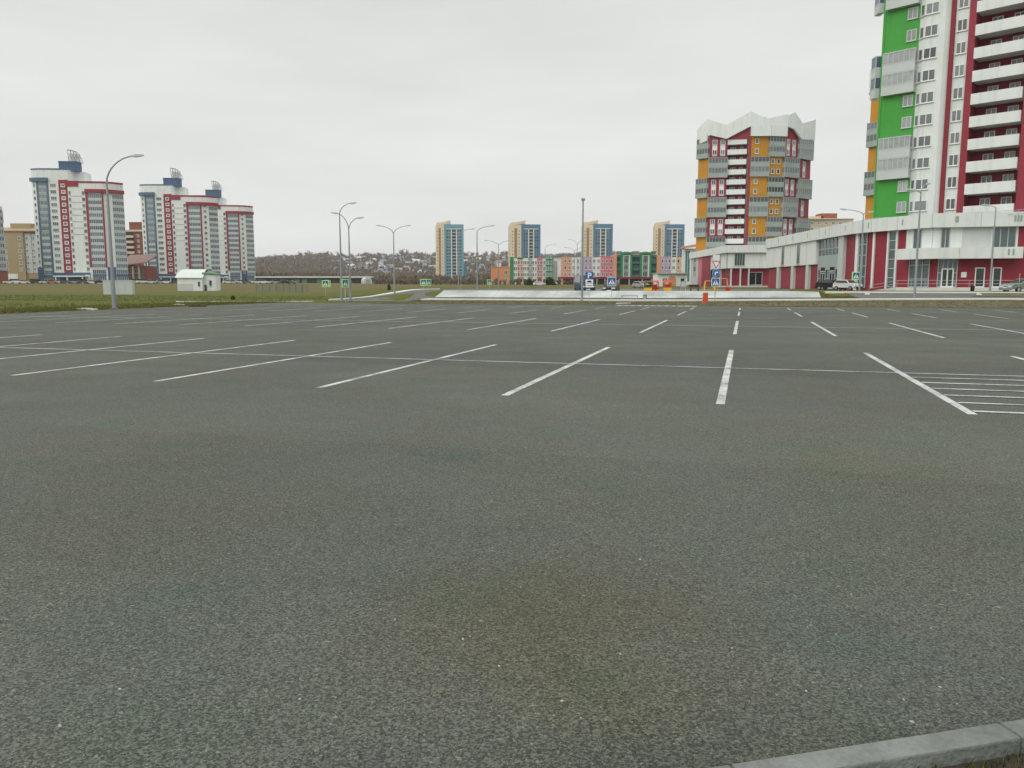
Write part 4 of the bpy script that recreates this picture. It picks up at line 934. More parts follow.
# ================================================================== GREEN AND CRIMSON TOWER
def green_tower():
    G0, G1 = Vector((53.74, 120.6)), Vector((57.17, 117.0)); a = Vector((.70, -.714)).normalized(); n = Vector((a.y, -a.x)); z0 = 10.0
    T = thing('green_and_crimson_tower', 'tall tower with bright green panels and white balconies over the curved podium', 'apartment tower', (G1.x, G1.y, z0), 0)
    g0 = G0 - G1
    P = lambda s, d=0: tuple(a * s + n * d)
    FH = 2.97; base = .0
    fg = Fr(tuple(g0), (0, 0))
    TOP = 14 * FH
    wz = lambda k: 1.93 + FH * k                       # window sill heights above the podium roof (centre at 12.66)
    m = MB(); wing = Vector((g0.x + 1.9, g0.y + 9.5))
    m.prism([tuple(g0), (0, 0), P(0.02, .0), P(5.42), P(7.28), P(7.28, -1.9), P(13.5, -1.9), P(13.5), P(28), P(28, -22), tuple(Vector(P(0, -22)) + Vector((3, 0))), tuple(wing + Vector((5, 0)))], -1.5, TOP, WHITE); m.build('wall', T)
    # green bay: two-storey green blocks and two-storey glazed blocks in turn
    W = fg.L; zb = -.1
    for k in range(8):
        za = zb + 5.94 * k + .9; zt = za + 5.94
        if k == 0: za = -.8
        if k % 2 == 0:
            p = MB(); p.fbox(fg, 0, W, za, zt - .02, 0, .12, GREEN); p.build('green_panel', T)
            for j in (0, 1): fput(win(1.35, 1.55, 2, .12, LGREY, GLASSP), 'window', T, fg, W - .95, wz(2 * k + j), .13)
        else:
            for j in (0, 1): fput(gbal(round(W - .5, 2), 2.96, 1.35, 6, .9, LGREY, GLASSP, LGREY), 'glazed_balcony', T, fg, W / 2 + .22, za + j * 2.97)
    c = MB(); c.fbox(fg, -.02, .3, -1, TOP, -.3, .2, GREEN); c.build('corner_strip', T)
    # loggias wrapped round the far-left corner of the green bay
    fk = Fr((g0.x + .25, g0.y + 4.2), tuple(g0))
    for k in (3, 5, 7):
        for j in (0, 1): fput(gbal(1.6, 2.96, 1.35, 1, .85, LGREY, GLASSB, LGREY), 'glazed_balcony', T, fk, fk.L - .85, zb + 5.94 * k + .9 + j * 2.97)
    # white bay with chamfered corner windows
    bay = [P(.0, .02), P(.85, .55), P(3.5, .55), P(4.05, .02)]
    m = MB(); m.prism(bay + [P(4.05, -.5), P(0, -.5)], -1.2, TOP, WHITE); m.build('bay', T)
    fch, ffr = Fr(bay[0], bay[1]), Fr(bay[1], bay[2])
    for k in range(14):
        fput(win(.78, 1.5, 1, .09), 'window', T, fch, fch.L - .42, wz(k)); fput(win(1.75, 1.5, 2, .11), 'window', T, ffr, .93, wz(k))
    f = Fr(P(0), P(28))
    r = MB(); r.fbox(f, 4.12, 4.67, -.6, TOP, 0, .3, DRED); r.build('red_pilaster', T)
    r = MB(); r.fbox(f, 6.40, 7.28, -.6, TOP, 0, .3, RED); r.build('red_pilaster', T)
    r = MB(); r.fbox(f, 13.5, 15.0, -1, TOP, 0, .3, RED); r.build('red_pilaster', T)
    for k in range(14): fput(win(1.3, 1.55, 2, .11), 'window', T, f, 5.53, wz(k))
    fr = Fr(P(7.28, -1.9), P(13.5, -1.9)); m = MB(); m.fbox(fr, 0, fr.L, -1, TOP, 0, .04, DRED)
    m.hexa([(*P(7.28, 0), -1), (*P(7.32, 0), -1), (*P(7.32, -1.9), -1), (*P(7.28, -1.9), -1)], [(*P(7.28, 0), TOP), (*P(7.32, 0), TOP), (*P(7.32, -1.9), TOP), (*P(7.28, -1.9), TOP)], DRED); m.build('recess_wall', T)
    b = MB(); b.box(-3.05, 3.0, -2.55, -2.4, 0, 1.4, PANEL); b.box(-3.05, 3.0, -2.4, 0, 0, .16, PANEL); b.box(-3.05, -2.92, -2.4, -1.95, .16, 1.4, PANEL); b.box(2.87, 3.0, -2.4, -1.95, .16, 1.4, PANEL); bm_ = b.mesh('balcony')
    for k in range(14):
        z = .8 + FH * k
        fput(bm_, 'balcony', T, fr, fr.L / 2, z)
        for u in (2.0, 4.6): fput(win(1.3, 1.8, 2, .11), 'window', T, fr, u, z + .75, .05)
    # roof rail on the podium edge in front of the tower
    rr = MB()
    for k in range(15): q = Vector(P(-5 + k * 1.5, 2.6)); rr.tube([(q.x, q.y, 0), (q.x, q.y, 1.15)], .025, LSTEEL, 6)
    q0, q1 = Vector(P(-5, 2.6)), Vector(P(16, 2.6))
    for z in (1.15, .65): rr.tube([(q0.x, q0.y, z), (q1.x, q1.y, z)], .028, LSTEEL, 6)
    ro = rr.build('roof_railing', None); ro.parent = T
green_tower()
# ================================================================== SHED, CABINET, FENCE, GARAGES
def shed():
    Y = 252; x0, x1 = PX(180, Y, 285), PX(219, Y, 285); c = (x0 + x1) / 2; z = H(c, Y)
    T = thing('white_shed', 'white shed with a curved pale roof and green ridge on the lawn', 'shed', (c, Y, z), face_rz(c, Y) * .3); T.scale = (.92, .92, .98)
    W = x1 - x0; xs = -W / 2 + W * .66
    front = [(-W / 2, -3.8, 0), (xs, -3.8, 0), (xs, -3.8, 4.1), (-W / 2, -3.8, 4.1)]
    m = MB(); m.prism([(-W / 2, -3.8), (xs, -3.8), (xs, 3.8), (-W / 2, 3.8)], -1, 4.1, WHITE); m.prism([(xs, -2.6), (W / 2, -2.2), (W / 2, 3.4), (xs, 3.7)], -1, 5.2, WHITE); m.build('wall', T)
    r = MB(); n = 7; prof = []
    for k in range(n + 1):
        q = k / n; prof.append((-4.3 + 5.6 * q, 4.0 + 2.7 * math.sin(q * PI / 2)))
    for (y0, z0), (y1, z1) in zip(prof, prof[1:]):
        r.hexa([(-W / 2 - .5, y0, z0), (xs + .4, y0, z0), (xs + .4, y1, z1), (-W / 2 - .5 + 2.2 * (y1 > -3) * (y1 + 3) / 4, y1, z1)], [(-W / 2 - .5, y0, z0 + .12), (xs + .4, y0, z0 + .12), (xs + .4, y1, z1 + .12), (-W / 2 - .5 + 2.2 * (y1 > -3) * (y1 + 3) / 4, y1, z1 + .12)], ROOFW)
    r.build('roof', T)
    g = MB(); g.hexa([(-W / 2 + 1.5, .9, 6.4), (xs + .5, .9, 6.4), (xs + .5, 3.9, 5.4), (-W / 2 + 1.5, 3.9, 5.4)], [(-W / 2 + 2.5, 1.2, 6.95), (xs + .5, 1.2, 6.95), (xs + .5, 3.9, 5.8), (-W / 2 + 1.5, 3.9, 5.8)], ROOFG)
    g.hexa([(xs - .2, -2.9, 5.15), (W / 2 + .3, -2.6, 5.15), (W / 2 + .3, 3.7, 5.15), (xs - .2, 3.7, 5.15)], [(xs - .2, -2.9, 5.75), (W / 2 + .3, -2.6, 5.4), (W / 2 + .3, 3.7, 5.4), (xs - .2, 3.7, 6.6)], ROOFG); g.build('green_ridge', T)
    put(win(.8, 1.7, 1, .08, GREY, DGLASS), 'window', T, (xs + 2.3, -2.45, 1.6)); put(win(.7, 1.5, 1, .08, GREY, DGLASS), 'window', T, (xs - 1.1, -3.8, 1.4)); put(win(.9, 2.1, 1, .08, GREY, DGLASS), 'door', T, (xs + .7, -2.58, -.2))
    p = MB(); p.box(-W / 2 + .1, -W / 2 + 5, -3.86, -3.8, 0, 2.2, LGREY); p.build('patched_panel', T)
shed()
def white_cabinet():
    Y = 150; x0, x1 = PX(104.5, Y, 288), PX(131, Y, 288); c = (x0 + x1) / 2; z = PZ(292.3, Y); W = x1 - x0
    T = thing('white_block_kiosk', 'low flat white block standing on the lawn behind the leftmost curved street lamp', 'utility block', (c, Y, z), face_rz(c, Y) * .6)
    m = MB(); m.box(-W / 2, W / 2, 0, 2.6, -.8, 2.15, LGREY); m.box(-W / 2 - .06, W / 2 + .06, -.06, 2.66, 2.15, 2.28, LGREY); m.build('body', T)
    d = MB()
    for k in range(1, 4): d.box(-W / 2 + W * k / 4, -W / 2 + W * k / 4 + .04, -.02, 0, 0, 2.1, GREY)
    d.build('panel_joint', T)
white_cabinet()
def long_fence():
    P = [(PX(256, 215), 215), (PX(283, 205), 205), (PX(308.5, 196), 196)]
    T = thing('pale_fence', 'long pale weathered sheet fence on the lawn right of the rounded towers', 'fence', (P[0][0], P[0][1], H(*P[0])), 0)
    m = mat('weathered_sheet', (.165, .165, .105), .75, .2, scale=.5); ps = MB(); sh = MB()
    for (a, b) in zip(P, P[1:]):
        a, b = Vector(a), Vector(b); n = max(1, int((b - a).length / 3))
        for k in range(n):
            p, q = a.lerp(b, k / n), a.lerp(b, (k + 1) / n); zp, zq = H(p.x, p.y), H(q.x, q.y); o = Vector(P[0]); zo = H(*P[0])
            h = 1.95 + .1 * math.sin(k * 2.2); e = .03
            sh.hexa([(p.x - o.x, p.y - o.y, zp - zo - .3), (q.x - o.x, q.y - o.y, zq - zo - .3), (q.x - o.x, q.y - o.y + e, zq - zo - .3), (p.x - o.x, p.y - o.y + e, zp - zo - .3)], [(p.x - o.x, p.y - o.y, zp - zo + h), (q.x - o.x, q.y - o.y, zq - zo + h), (q.x - o.x, q.y - o.y + e, zq - zo + h), (p.x - o.x, p.y - o.y + e, zp - zo + h)], m)
            w = MB(); w.box(-.05, .05, -.12, -.01, -.3, 2.1, m); w.build('post', T, (p.x - o.x, p.y - o.y, zp - zo))
    sh.build('sheet_panel', T)
long_fence()
def garages():
    Y = 430; x0, x1 = PX(256, Y, 280), PX(371, Y, 280); W = x1 - x0; c = (x0 + x1) / 2; z = 1.7
    T = thing('garage_row', 'long low garage row with a pale flat roof below the wooded hill', 'garages', (c, Y, z), R(0))
    m = MB(); m.box(-W / 2, W / 2, 0, 7, -3, 3.2, DARK); m.build('wall', T)
    m = MB(); m.box(-W / 2 - .5, W / 2 + .5, -1.2, 8, 3.2, 4.1, LGREY); m.build('roof', T)
    d = MB(); d.box(-1.25, 1.25, -.08, .02, 0, 2.4, ROOFG); dm = d.mesh('garage_door'); n = int(W / 4)
    for k in range(n):
        if k % 3 != 1: put(dm, 'garage_door', T, (-W / 2 + 2 + k * 4, 0, 0))
    Y = 380; c = PX(367, Y, 282); z = H(c, Y)
    T = thing('pale_tent_hangar', 'small pale rounded hangar at the right end of the garage row', 'hangar', (c, Y, z), R(20))
    m = MB(); r = 1.9; prof = [(-r, 0), (-r, 1.4)] + [(-r * math.cos(a), 1.4 + 1.6 * math.sin(a)) for a in np.linspace(.3, PI - .3, 8)] + [(r, 1.4), (r, 0)]
    m.hexa([(x, -3, z_) for x, z_ in prof], [(x, 5, z_) for x, z_ in prof], LGREY); m.build('shell', T)
    d = MB(); d.box(-1, 1, -3.06, -2.98, 0, 2, GREY); d.build('door', T)
garages()

# ================================================================== STREET LAMPS
def lamp(label, u, Y, z, h, arms, group='street lamps', lean=0, rad=.1, name='street_lamp'):
    """arms: (reach, rise, bearing) curved arms, bearing 0 = to the right, PI = to the left"""
    x = PX(u, Y, 288); T = thing(name, label, 'street lamp', (x, Y, z), 0, group)
    hs = h - max(a[1] for a in arms)
    p = MB(); p.tube([(0, 0, -.4), (0, 0, .5), (0, 0, hs)], [rad * 1.25, rad * 1.15, rad * .55], STEEL, 10); p.build('pole', T)
    b = MB(); b.tube([(0, 0, -.3), (0, 0, .08)], rad * 2.2, STEEL, 10); b.build('base', T)
    for (reach, rise, be) in arms:
        a = MB(); pts = []
        for k in range(9):
            q = k / 8; w = q * PI / 2
            pts.append((math.cos(be) * reach * (1 - math.cos(w)) ** .9, math.sin(be) * reach * (1 - math.cos(w)) ** .9, hs + rise * (.80 * math.sin(w) + .20 * q)))
        a.tube(pts, [rad * .5 - rad * .15 * k / 8 for k in range(9)], STEEL, 8); a.build('arm', T)
        hd = MB(); e = Vector(pts[-1]); d = Vector((math.cos(be), math.sin(be), .16)).normalized(); s = Vector((-math.sin(be), math.cos(be), 0)); up = d.cross(s)
        def q(l, w_, z_): v = e + d * l + s * w_ + up * z_; return tuple(v)
        bt = [q(-.1, -.07, -.05), q(.25, -.15, -.08), q(.7, -.10, -.06), q(.7, .10, -.06), q(.25, .15, -.08), q(-.1, .07, -.05)]
        tp = [q(-.1, -.05, .05), q(.25, -.10, .08), q(.68, -.06, .03), q(.68, .06, .03), q(.25, .10, .08), q(-.1, .05, .05)]
        hd.hexa(bt, tp, LSTEEL); lh = hd.build('lamp_head', T)
        ln = MB(); ln.hexa([q(.12, -.09, -.10), q(.55, -.07, -.09), q(.55, .07, -.09), q(.12, .09, -.10)], [q(.12, -.09, -.075), q(.55, -.07, -.065), q(.55, .07, -.065), q(.12, .09, -.075)], HEAD); ln.build('lens', lh)
    return T
lamp('tall single armed street lamp curving right, in front of the leftmost rounded tower', 113.2, 53, 0, 9.95, [(1.62, 1.75, 0.3)], rad=.12)
lamp('single armed street lamp, left of the close pair at the lot corner', 341.5, 80, 0, 9.55, [(1.0, 1.1, .3)])
lamp('double armed street lamp, right of the close pair at the lot corner', 350.2, 80.5, 0, 8.6, [(.85, 1.2, .2), (1.05, 1.65, PI)])
lamp('double armed street lamp standing alone between the hill houses and the teal tower', 394.5, 112, H(PX(394.5, 112), 112), 9.5, [(1.75, 1.1, 0), (1.75, 1.1, PI)], rad=.11)
lamp('single armed street lamp in front of the teal slim tower', 458.5, 122, .55, 9.3, [(1.9, 1.0, 0)], rad=.09)
lamp('single armed street lamp between the teal tower and the orange block', 477.3, 120, .6, 9.6, [(2.0, .9, .1)], rad=.11)
lamp('double armed street lamp in front of the orange block', 498.5, 170, .8, 9.9, [(2.3, 1.0, 0), (2.3, 1.0, PI)], rad=.11)
lamp('thin distant double armed lamp left of the tall bare pole, nearer one of two', 574, 210, .85, 10.2, [(2.0, 1.1, 0), (2.0, 1.1, PI)], rad=.1)
lamp('thin distant double armed lamp left of the tall bare pole, farther one of two', 577, 195, .85, 11.4, [(1.6, 1.3, 0), (1.6, 1.3, PI)], rad=.09)
lamp('distant single armed lamp reaching right, just right of the second slim tower', 545, 240, .9, 12.5, [(2.6, 1.2, 0)], rad=.1)
lamp('double armed street lamp in front of the curved podium glass entrance, arms left and right', 859.5, 88, .75, 8.9, [(1.9, .55, PI), (.6, .3, .3)], rad=.09)
lamp('single armed street lamp standing before the projecting white balcony band', 915, 70, .25, 10.0, [(1.0, .9, .7), (.5, .3, PI)], rad=.1)
lamp('thin grey street lamp in front of the two crimson wall doors', 990, 82, .6, 8.9, [(.75, .25, PI)], rad=.085)
def bare_pole():
    x = PX(582.2, 74.2); T = thing('camera_pole', 'tall bare grey pole with a small floodlight box on top, beside the blue parking sign', 'pole', (x, 74.2, .1), 0)
    p = MB(); p.tube([(0, 0, -.5), (0, 0, .6), (0, 0, 9.15)], [.115, .1, .062], STEEL, 10); p.build('pole', T)
    b = MB(); b.tube([(0, 0, -.3), (0, 0, .1)], .24, STEEL, 10); b.build('base', T)
    h = MB(); h.box(-.16, .16, -.2, .12, 9.1, 9.3, STEEL); h.box(-.03, .03, -.03, .03, 8.9, 9.1, STEEL); h.build('floodlight', T)
bare_pole()

# ================================================================== SIGNS
def flat(m, pts, y, mm, th=.004):
    m.hexa([(x, y, z) for x, z in pts], [(x, y + th, z) for x, z in pts], mm)
def crossing_face(T, cx, z, s, border, y=0):
    b = MB(); b.box(cx - s / 2, cx + s / 2, y - .02, y + .02, z, z + s, border); b.build('sign_plate', T)
    k = .39 if border is SLIME else .44; m = MB(); c = z + s / 2; q = s * k
    flat(m, [(cx - q, c - q), (cx + q, c - q), (cx + q, c + q), (cx - q, c + q)], y - .028, SBLUE)
    t = q * .86; flat(m, [(cx - t, c - t * .85), (cx + t, c - t * .85), (cx, c + t * .9)], y - .036, SWHITE)
    e = q * .14
    flat(m, [(cx - e, c - .1 * q), (cx + e, c - .1 * q), (cx + e, c + .25 * q), (cx - e, c + .25 * q)], y - .044, SBLACK)
    flat(m, [(cx - e * .9 + e * 1.2 * math.cos(a) + e * .9, c + .42 * q + e * 1.0 * math.sin(a)) for a in np.linspace(0, 2 * PI, 9)[:-1]], y - .044, SBLACK)
    for sg in (-1, 1): flat(m, [(cx - e * .4, c - .08 * q), (cx + e * .4, c - .08 * q), (cx + sg * 2.4 * e + e * .4, c - .66 * q), (cx + sg * 2.4 * e - e * .4, c - .66 * q)], y - .044, SBLACK)
    m.build('pictogram', T)
def post(T, h, rad=.03, m_=LSTEEL, x=0, y=.05):
    p = MB(); p.tube([(x, y, -.4), (x, y, h)], rad, m_, 8); p.build('post', T)
def crossing_sign(label, u, Y, zt, zb, s, border, rz=0, zg=None):
    x = PX(u, Y, 285); zg = H(x, Y) if zg is None else zg
    T = thing('crossing_sign', label, 'road sign', (x, Y, zg), rz, 'pedestrian crossing signs'); post(T, zt - zg); crossing_face(T, 0, zt - zg - s, s, border); return T
def side_plate(T, s, z, rz, off):
    b = MB(); b.box(-s / 2, s / 2, -.02, .02, z, z + s, SLIME); o = b.build('sign_plate', T, off, rz)
    m = MB(); flat(m, [(-s * .36, z + s * .14), (s * .36, z + s * .14), (s * .36, z + s * .86), (-s * .36, z + s * .86)], -.028, SBLUE); flat(m, [(-s * .3, z + s * .18), (s * .3, z + s * .18), (0, z + s * .8)], -.036, SWHITE); m.build('pictogram', T, off, rz)
Yg = 112; T = crossing_sign('lime bordered crossing sign on the lawn left of the close pair of street lamps', 325.5, Yg, PZ(280.2, Yg), 0, .95, SLIME); side_plate(T, .9, PZ(280.5, Yg) - .9 - T.location.z, R(-62), (.55, .12, 0))
Yg = 79; crossing_sign('lime bordered crossing sign turned sideways between the close pair of street lamps', 345.2, Yg, PZ(279, Yg), 0, .82, SLIME, R(50), 0)
Yg = 106; crossing_sign('lime bordered crossing sign facing the lot, left of a pair before the teal tower', 423.6, Yg, PZ(279, Yg), 0, .85, SLIME, 0)
Yg = 107; crossing_sign('lime bordered crossing sign turned away, right of a pair before the teal tower', 428.6, Yg, PZ(279, Yg), 0, .85, SLIME, R(38))
Yg = 150; crossing_sign('small lime bordered crossing sign in front of the orange block', 489.5, Yg, PZ(279.5, Yg), 0, 1.0, SLIME, R(25))
Yg = 92; crossing_sign('lime bordered crossing sign above the parked white car by the crimson wall', 855.6, Yg, PZ(271.8, Yg), 0, .9, SLIME, R(-8))
Yg = 73.5; crossing_sign('white bordered crossing sign in front of the black off-road car', 611.7, Yg, PZ(277, Yg), 0, .80, SWHITE)
def letter_mesh(ch, size, m_):
    cu = bpy.data.curves.new('letter', 'FONT'); cu.body = ch; cu.size = size; cu.extrude = .003; cu.align_x = 'CENTER'; cu.offset = size * .015
    o = bpy.data.objects.new('letter', cu); COL.objects.link(o); dg = bpy.context.evaluated_depsgraph_get(); me = bpy.data.meshes.new_from_object(o.evaluated_get(dg))
    bpy.data.objects.remove(o); me.materials.clear(); me.materials.append(m_); return me
def parking_sign():
    Y = 71; x = PX(589.3, Y); T = thing('parking_sign', 'blue parking sign lettered P over white plates, just right of the tall bare pole', 'road sign', (x, Y, H(x, Y)), 0)
    g = T.location.z; z1 = PZ(271.7, Y) - g; s = .66; post(T, z1)
    b = MB(); b.box(-s / 2, s / 2, -.02, .02, z1 - s, z1, SBLUE); b.build('sign_plate', T)
    l = put(letter_mesh('P', .72, SWHITE), 'letter', T, (0, -.026, z1 - s + .08)); l.rotation_euler = (PI / 2, 0, 0)
    b = MB(); b.box(-s / 2, s / 2, -.02, .02, z1 - s - .36, z1 - s - .02, SWHITE); b.box(-s / 2, s / 2, -.02, .02, z1 - s - .72, z1 - s - .38, SWHITE); b.build('info_plate', T)
    m = MB(); flat(m, [(-.2, z1 - s - .28), (.2, z1 - s - .28), (.2, z1 - s - .19), (.1, z1 - s - .12), (-.1, z1 - s - .12), (-.2, z1 - s - .19)], -.03, SBLACK); flat(m, [(-.22, z1 - s - .57), (.22, z1 - s - .57), (.22, z1 - s - .53), (-.22, z1 - s - .53)], -.03, SBLACK); m.build('pictogram', T)
parking_sign()
def triple_sign():
    Y = 70; x = PX(715.5, Y); T = thing('give_way_sign_post', 'yellowish post carrying a give way triangle, a blue turn arrow and a crossing sign', 'road sign', (x, Y, H(x, Y)), 0)
    g = T.location.z; Z = lambda v: PZ(v, Y) - g; post(T, Z(254.6), .035, mat('faded_yellow_post', (.45, .36, .14), .6, .15))
    b = MB(); b.box(-.32, .32, -.02, .02, Z(261), Z(254.6), LGREY); b.box(-.28, .28, -.026, -.02, Z(260.5), Z(255.1), WHITE); b.build('back_plate', T)
    m = MB(); w, zt, zb = .37, Z(261.3), Z(268.6); c = (zt * 2 + zb) / 3
    flat(m, [(0, zb), (w, zt), (-w, zt)], -.04, SRED, .02); k = .70; flat(m, [(0, c + (zb - c) * k), (w * k, c + (zt - c) * k), (-w * k, c + (zt - c) * k)], -.046, SWHITE); m.build('give_way_triangle', T)
    m = MB(); s, z0 = .68, Z(277); m.box(-s / 2, s / 2, -.02, .02, z0, z0 + s, SBLUE); flat(m, [(.31 * math.cos(a), z0 + s / 2 + .31 * math.sin(a)) for a in np.linspace(0, 2 * PI, 25)[:-1]], -.027, SWHITE); flat(m, [(.29 * math.cos(a), z0 + s / 2 + .29 * math.sin(a)) for a in np.linspace(0, 2 * PI, 25)[:-1]], -.033, SBLUE); m.build('sign_plate', T)
    m = MB(); zc = z0 + s / 2; flat(m, [(-.10, zc - .2), (-.02, zc - .2), (-.02, zc + .02), (.06, zc + .02), (.06, zc + .1), (-.10, zc + .1)], -.04, SWHITE); flat(m, [(.06, zc - .05), (.22, zc + .06), (.06, zc + .17)], -.041, SWHITE); m.build('arrow', T)
    crossing_face(T, 0, Z(286.3), .72, SWHITE)
triple_sign()
def thin_post_sign(label, u, Y, v):
    x = PX(u, Y); T = thing('marker_post', label, 'post', (x, Y, H(x, Y)), 0); post(T, PZ(v, Y) - T.location.z, .022, LSTEEL)
    b = MB(); b.tube([(0, .05, -.1), (0, .05, .06)], .1, LSTEEL, 8); b.build('base', T)
thin_post_sign('slim white post on the grass beside the pale green parked sedan', 1019.5, 74, 273)
thin_post_sign('slim white post right of the single armed lamp before the teal slim tower', 461, 118, 277)
def bollard():
    Y = 66.2; x = PX(705.8, Y); T = thing('red_bollard', 'orange red box bollard at the far edge of the lot beside the zebra crossing', 'bollard', (x, Y, H(x, Y)), 0)
    m = MB(); m.box(-.19, .19, -.16, .16, 0, .84, REDP); o = m.build('body', T); bv = o.modifiers.new('bevel', 'BEVEL'); bv.width = .03; bv.segments = 2
    m = MB(); m.box(-.17, .17, -.14, .14, .84, .87, SRED); m.build('cap', T)
    m = MB(); m.box(-.26, .26, -.22, .22, -.1, .02, CONC); m.build('base', T)
bollard()
def small_red_box():
    Y = 104; x = PX(727.8, Y, 285); T = thing('red_waste_box', 'bright red waste box on legs before the crimson podium pillars', 'waste box', (x, Y, H(x, Y)), 0)
    m = MB(); m.box(-.3, .3, -.25, .25, .05, .72, SRED); m.build('body', T); m = MB(); m.box(-.33, .33, -.28, .28, .72, .79, RED); m.build('lid', T)
small_red_box()
def bench_and_bin():
    Y = 74.4; x0, x1 = PX(622, Y), PX(637.6, Y); c = (x0 + x1) / 2; W = x1 - x0
    T = thing('low_barrier', 'low dark steel barrier frame at the foot of the white embankment', 'barrier', (c, Y, H(c, Y) + .1), 0)
    for x in (-W / 2, W / 2): m = MB(); m.box(x - .04, x + .04, -.04, .04, -.15, .42, STEEL); m.build('post', T)
    m = MB(); m.box(-W / 2, W / 2, -.035, .035, .34, .42, STEEL); m.build('rail', T)
    m = MB(); m.box(-W / 2, W / 2, -.03, .03, .04, .09, STEEL); m.build('rail', T)
    Y = 74.4; x = PX(645.3, Y); T = thing('litter_bin', 'small grey litter bin on the pavement below the white embankment', 'litter bin', (x, Y, H(x, Y) + .1), 0)
    m = MB(); m.tube([(0, 0, .05), (0, 0, .42)], [.15, .2], STEEL, 12); m.build('body', T)
    m = MB(); m.tube([(0, 0, .42), (0, 0, .5)], [.21, .08], DARK, 12); m.build('lid', T); m = MB(); m.box(-.2, .2, -.1, .1, -.1, .05, STEEL); m.build('base', T)
    p = Vector((PX(972.8, 101), 101)); T = thing('litter_bin', 'small black litter bin before the crimson wall between the notice board and first door', 'litter bin', (p.x, p.y, H(p.x, p.y) + .02), 0)
    m = MB(); m.tube([(0, 0, 0), (0, 0, .62)], [.22, .26], SBLACK, 12); m.build('body', T); m = MB(); m.tube([(0, 0, .62), (0, 0, .68)], [.28, .2], DARK, 12); m.build('lid', T)
bench_and_bin()
def slabs():
    for i, (u0, u1, Y, lab) in enumerate(((76, 95, 51, 'loose pale kerb slab lying at the lawn edge left of the curved street lamp'), (173, 183, 62, 'loose pale kerb slab lying on the lawn in front of the white shed'), (188, 205, 58.5, 'dark broken kerb slab at the lawn edge below the white shed'))):
        x0, x1 = PX(u0, Y), PX(u1, Y); c = (x0 + x1) / 2; W = x1 - x0
        m = MB(); m.box(-W / 2, W / 2, -.2, .2, -.05, .10 if i < 2 else .07, PAVE if i < 2 else SOILM); m.box(-W / 2 + .3, W / 2 - .4, -.15, .18, .10 if i < 2 else .07, .13 if i < 2 else .1, PAVE if i < 2 else SOILM)
        o = m.build('kerb_slab', None, (c, Y, H(c, Y)), R(random.uniform(-4, 4))); tag(o, lab, 'slab')
    Y = 70; x0 = PX(617, Y); m = MB(); m.box(-.7, .7, -.12, .12, -.1, .1, PAVE); o = m.build('kerb_slab', None, (PX(624, 66), 66, 0.02), R(35)); tag(o, 'short pale kerb slab at a slant beside the zebra crossing', 'slab')
    for u, Y, lab in ((868, 78, 'pale kerb nose block at the left mouth of the street before the podium'), (980, 74, 'pale boulder like kerb block on the verge under the thin grey lamp')):
        x = PX(u, Y); m = MB(); m.hexa([(-.25, -.2, -.1), (.25, -.2, -.1), (.25, .2, -.1), (-.25, .2, -.1)], [(-.12, -.1, .22), (.12, -.1, .12), (.12, .1, .12), (-.12, .1, .22)], PAVE); o = m.build('kerb_block', None, (x, Y, H(x, Y) + .05)); tag(o, lab, 'kerb block')
slabs()

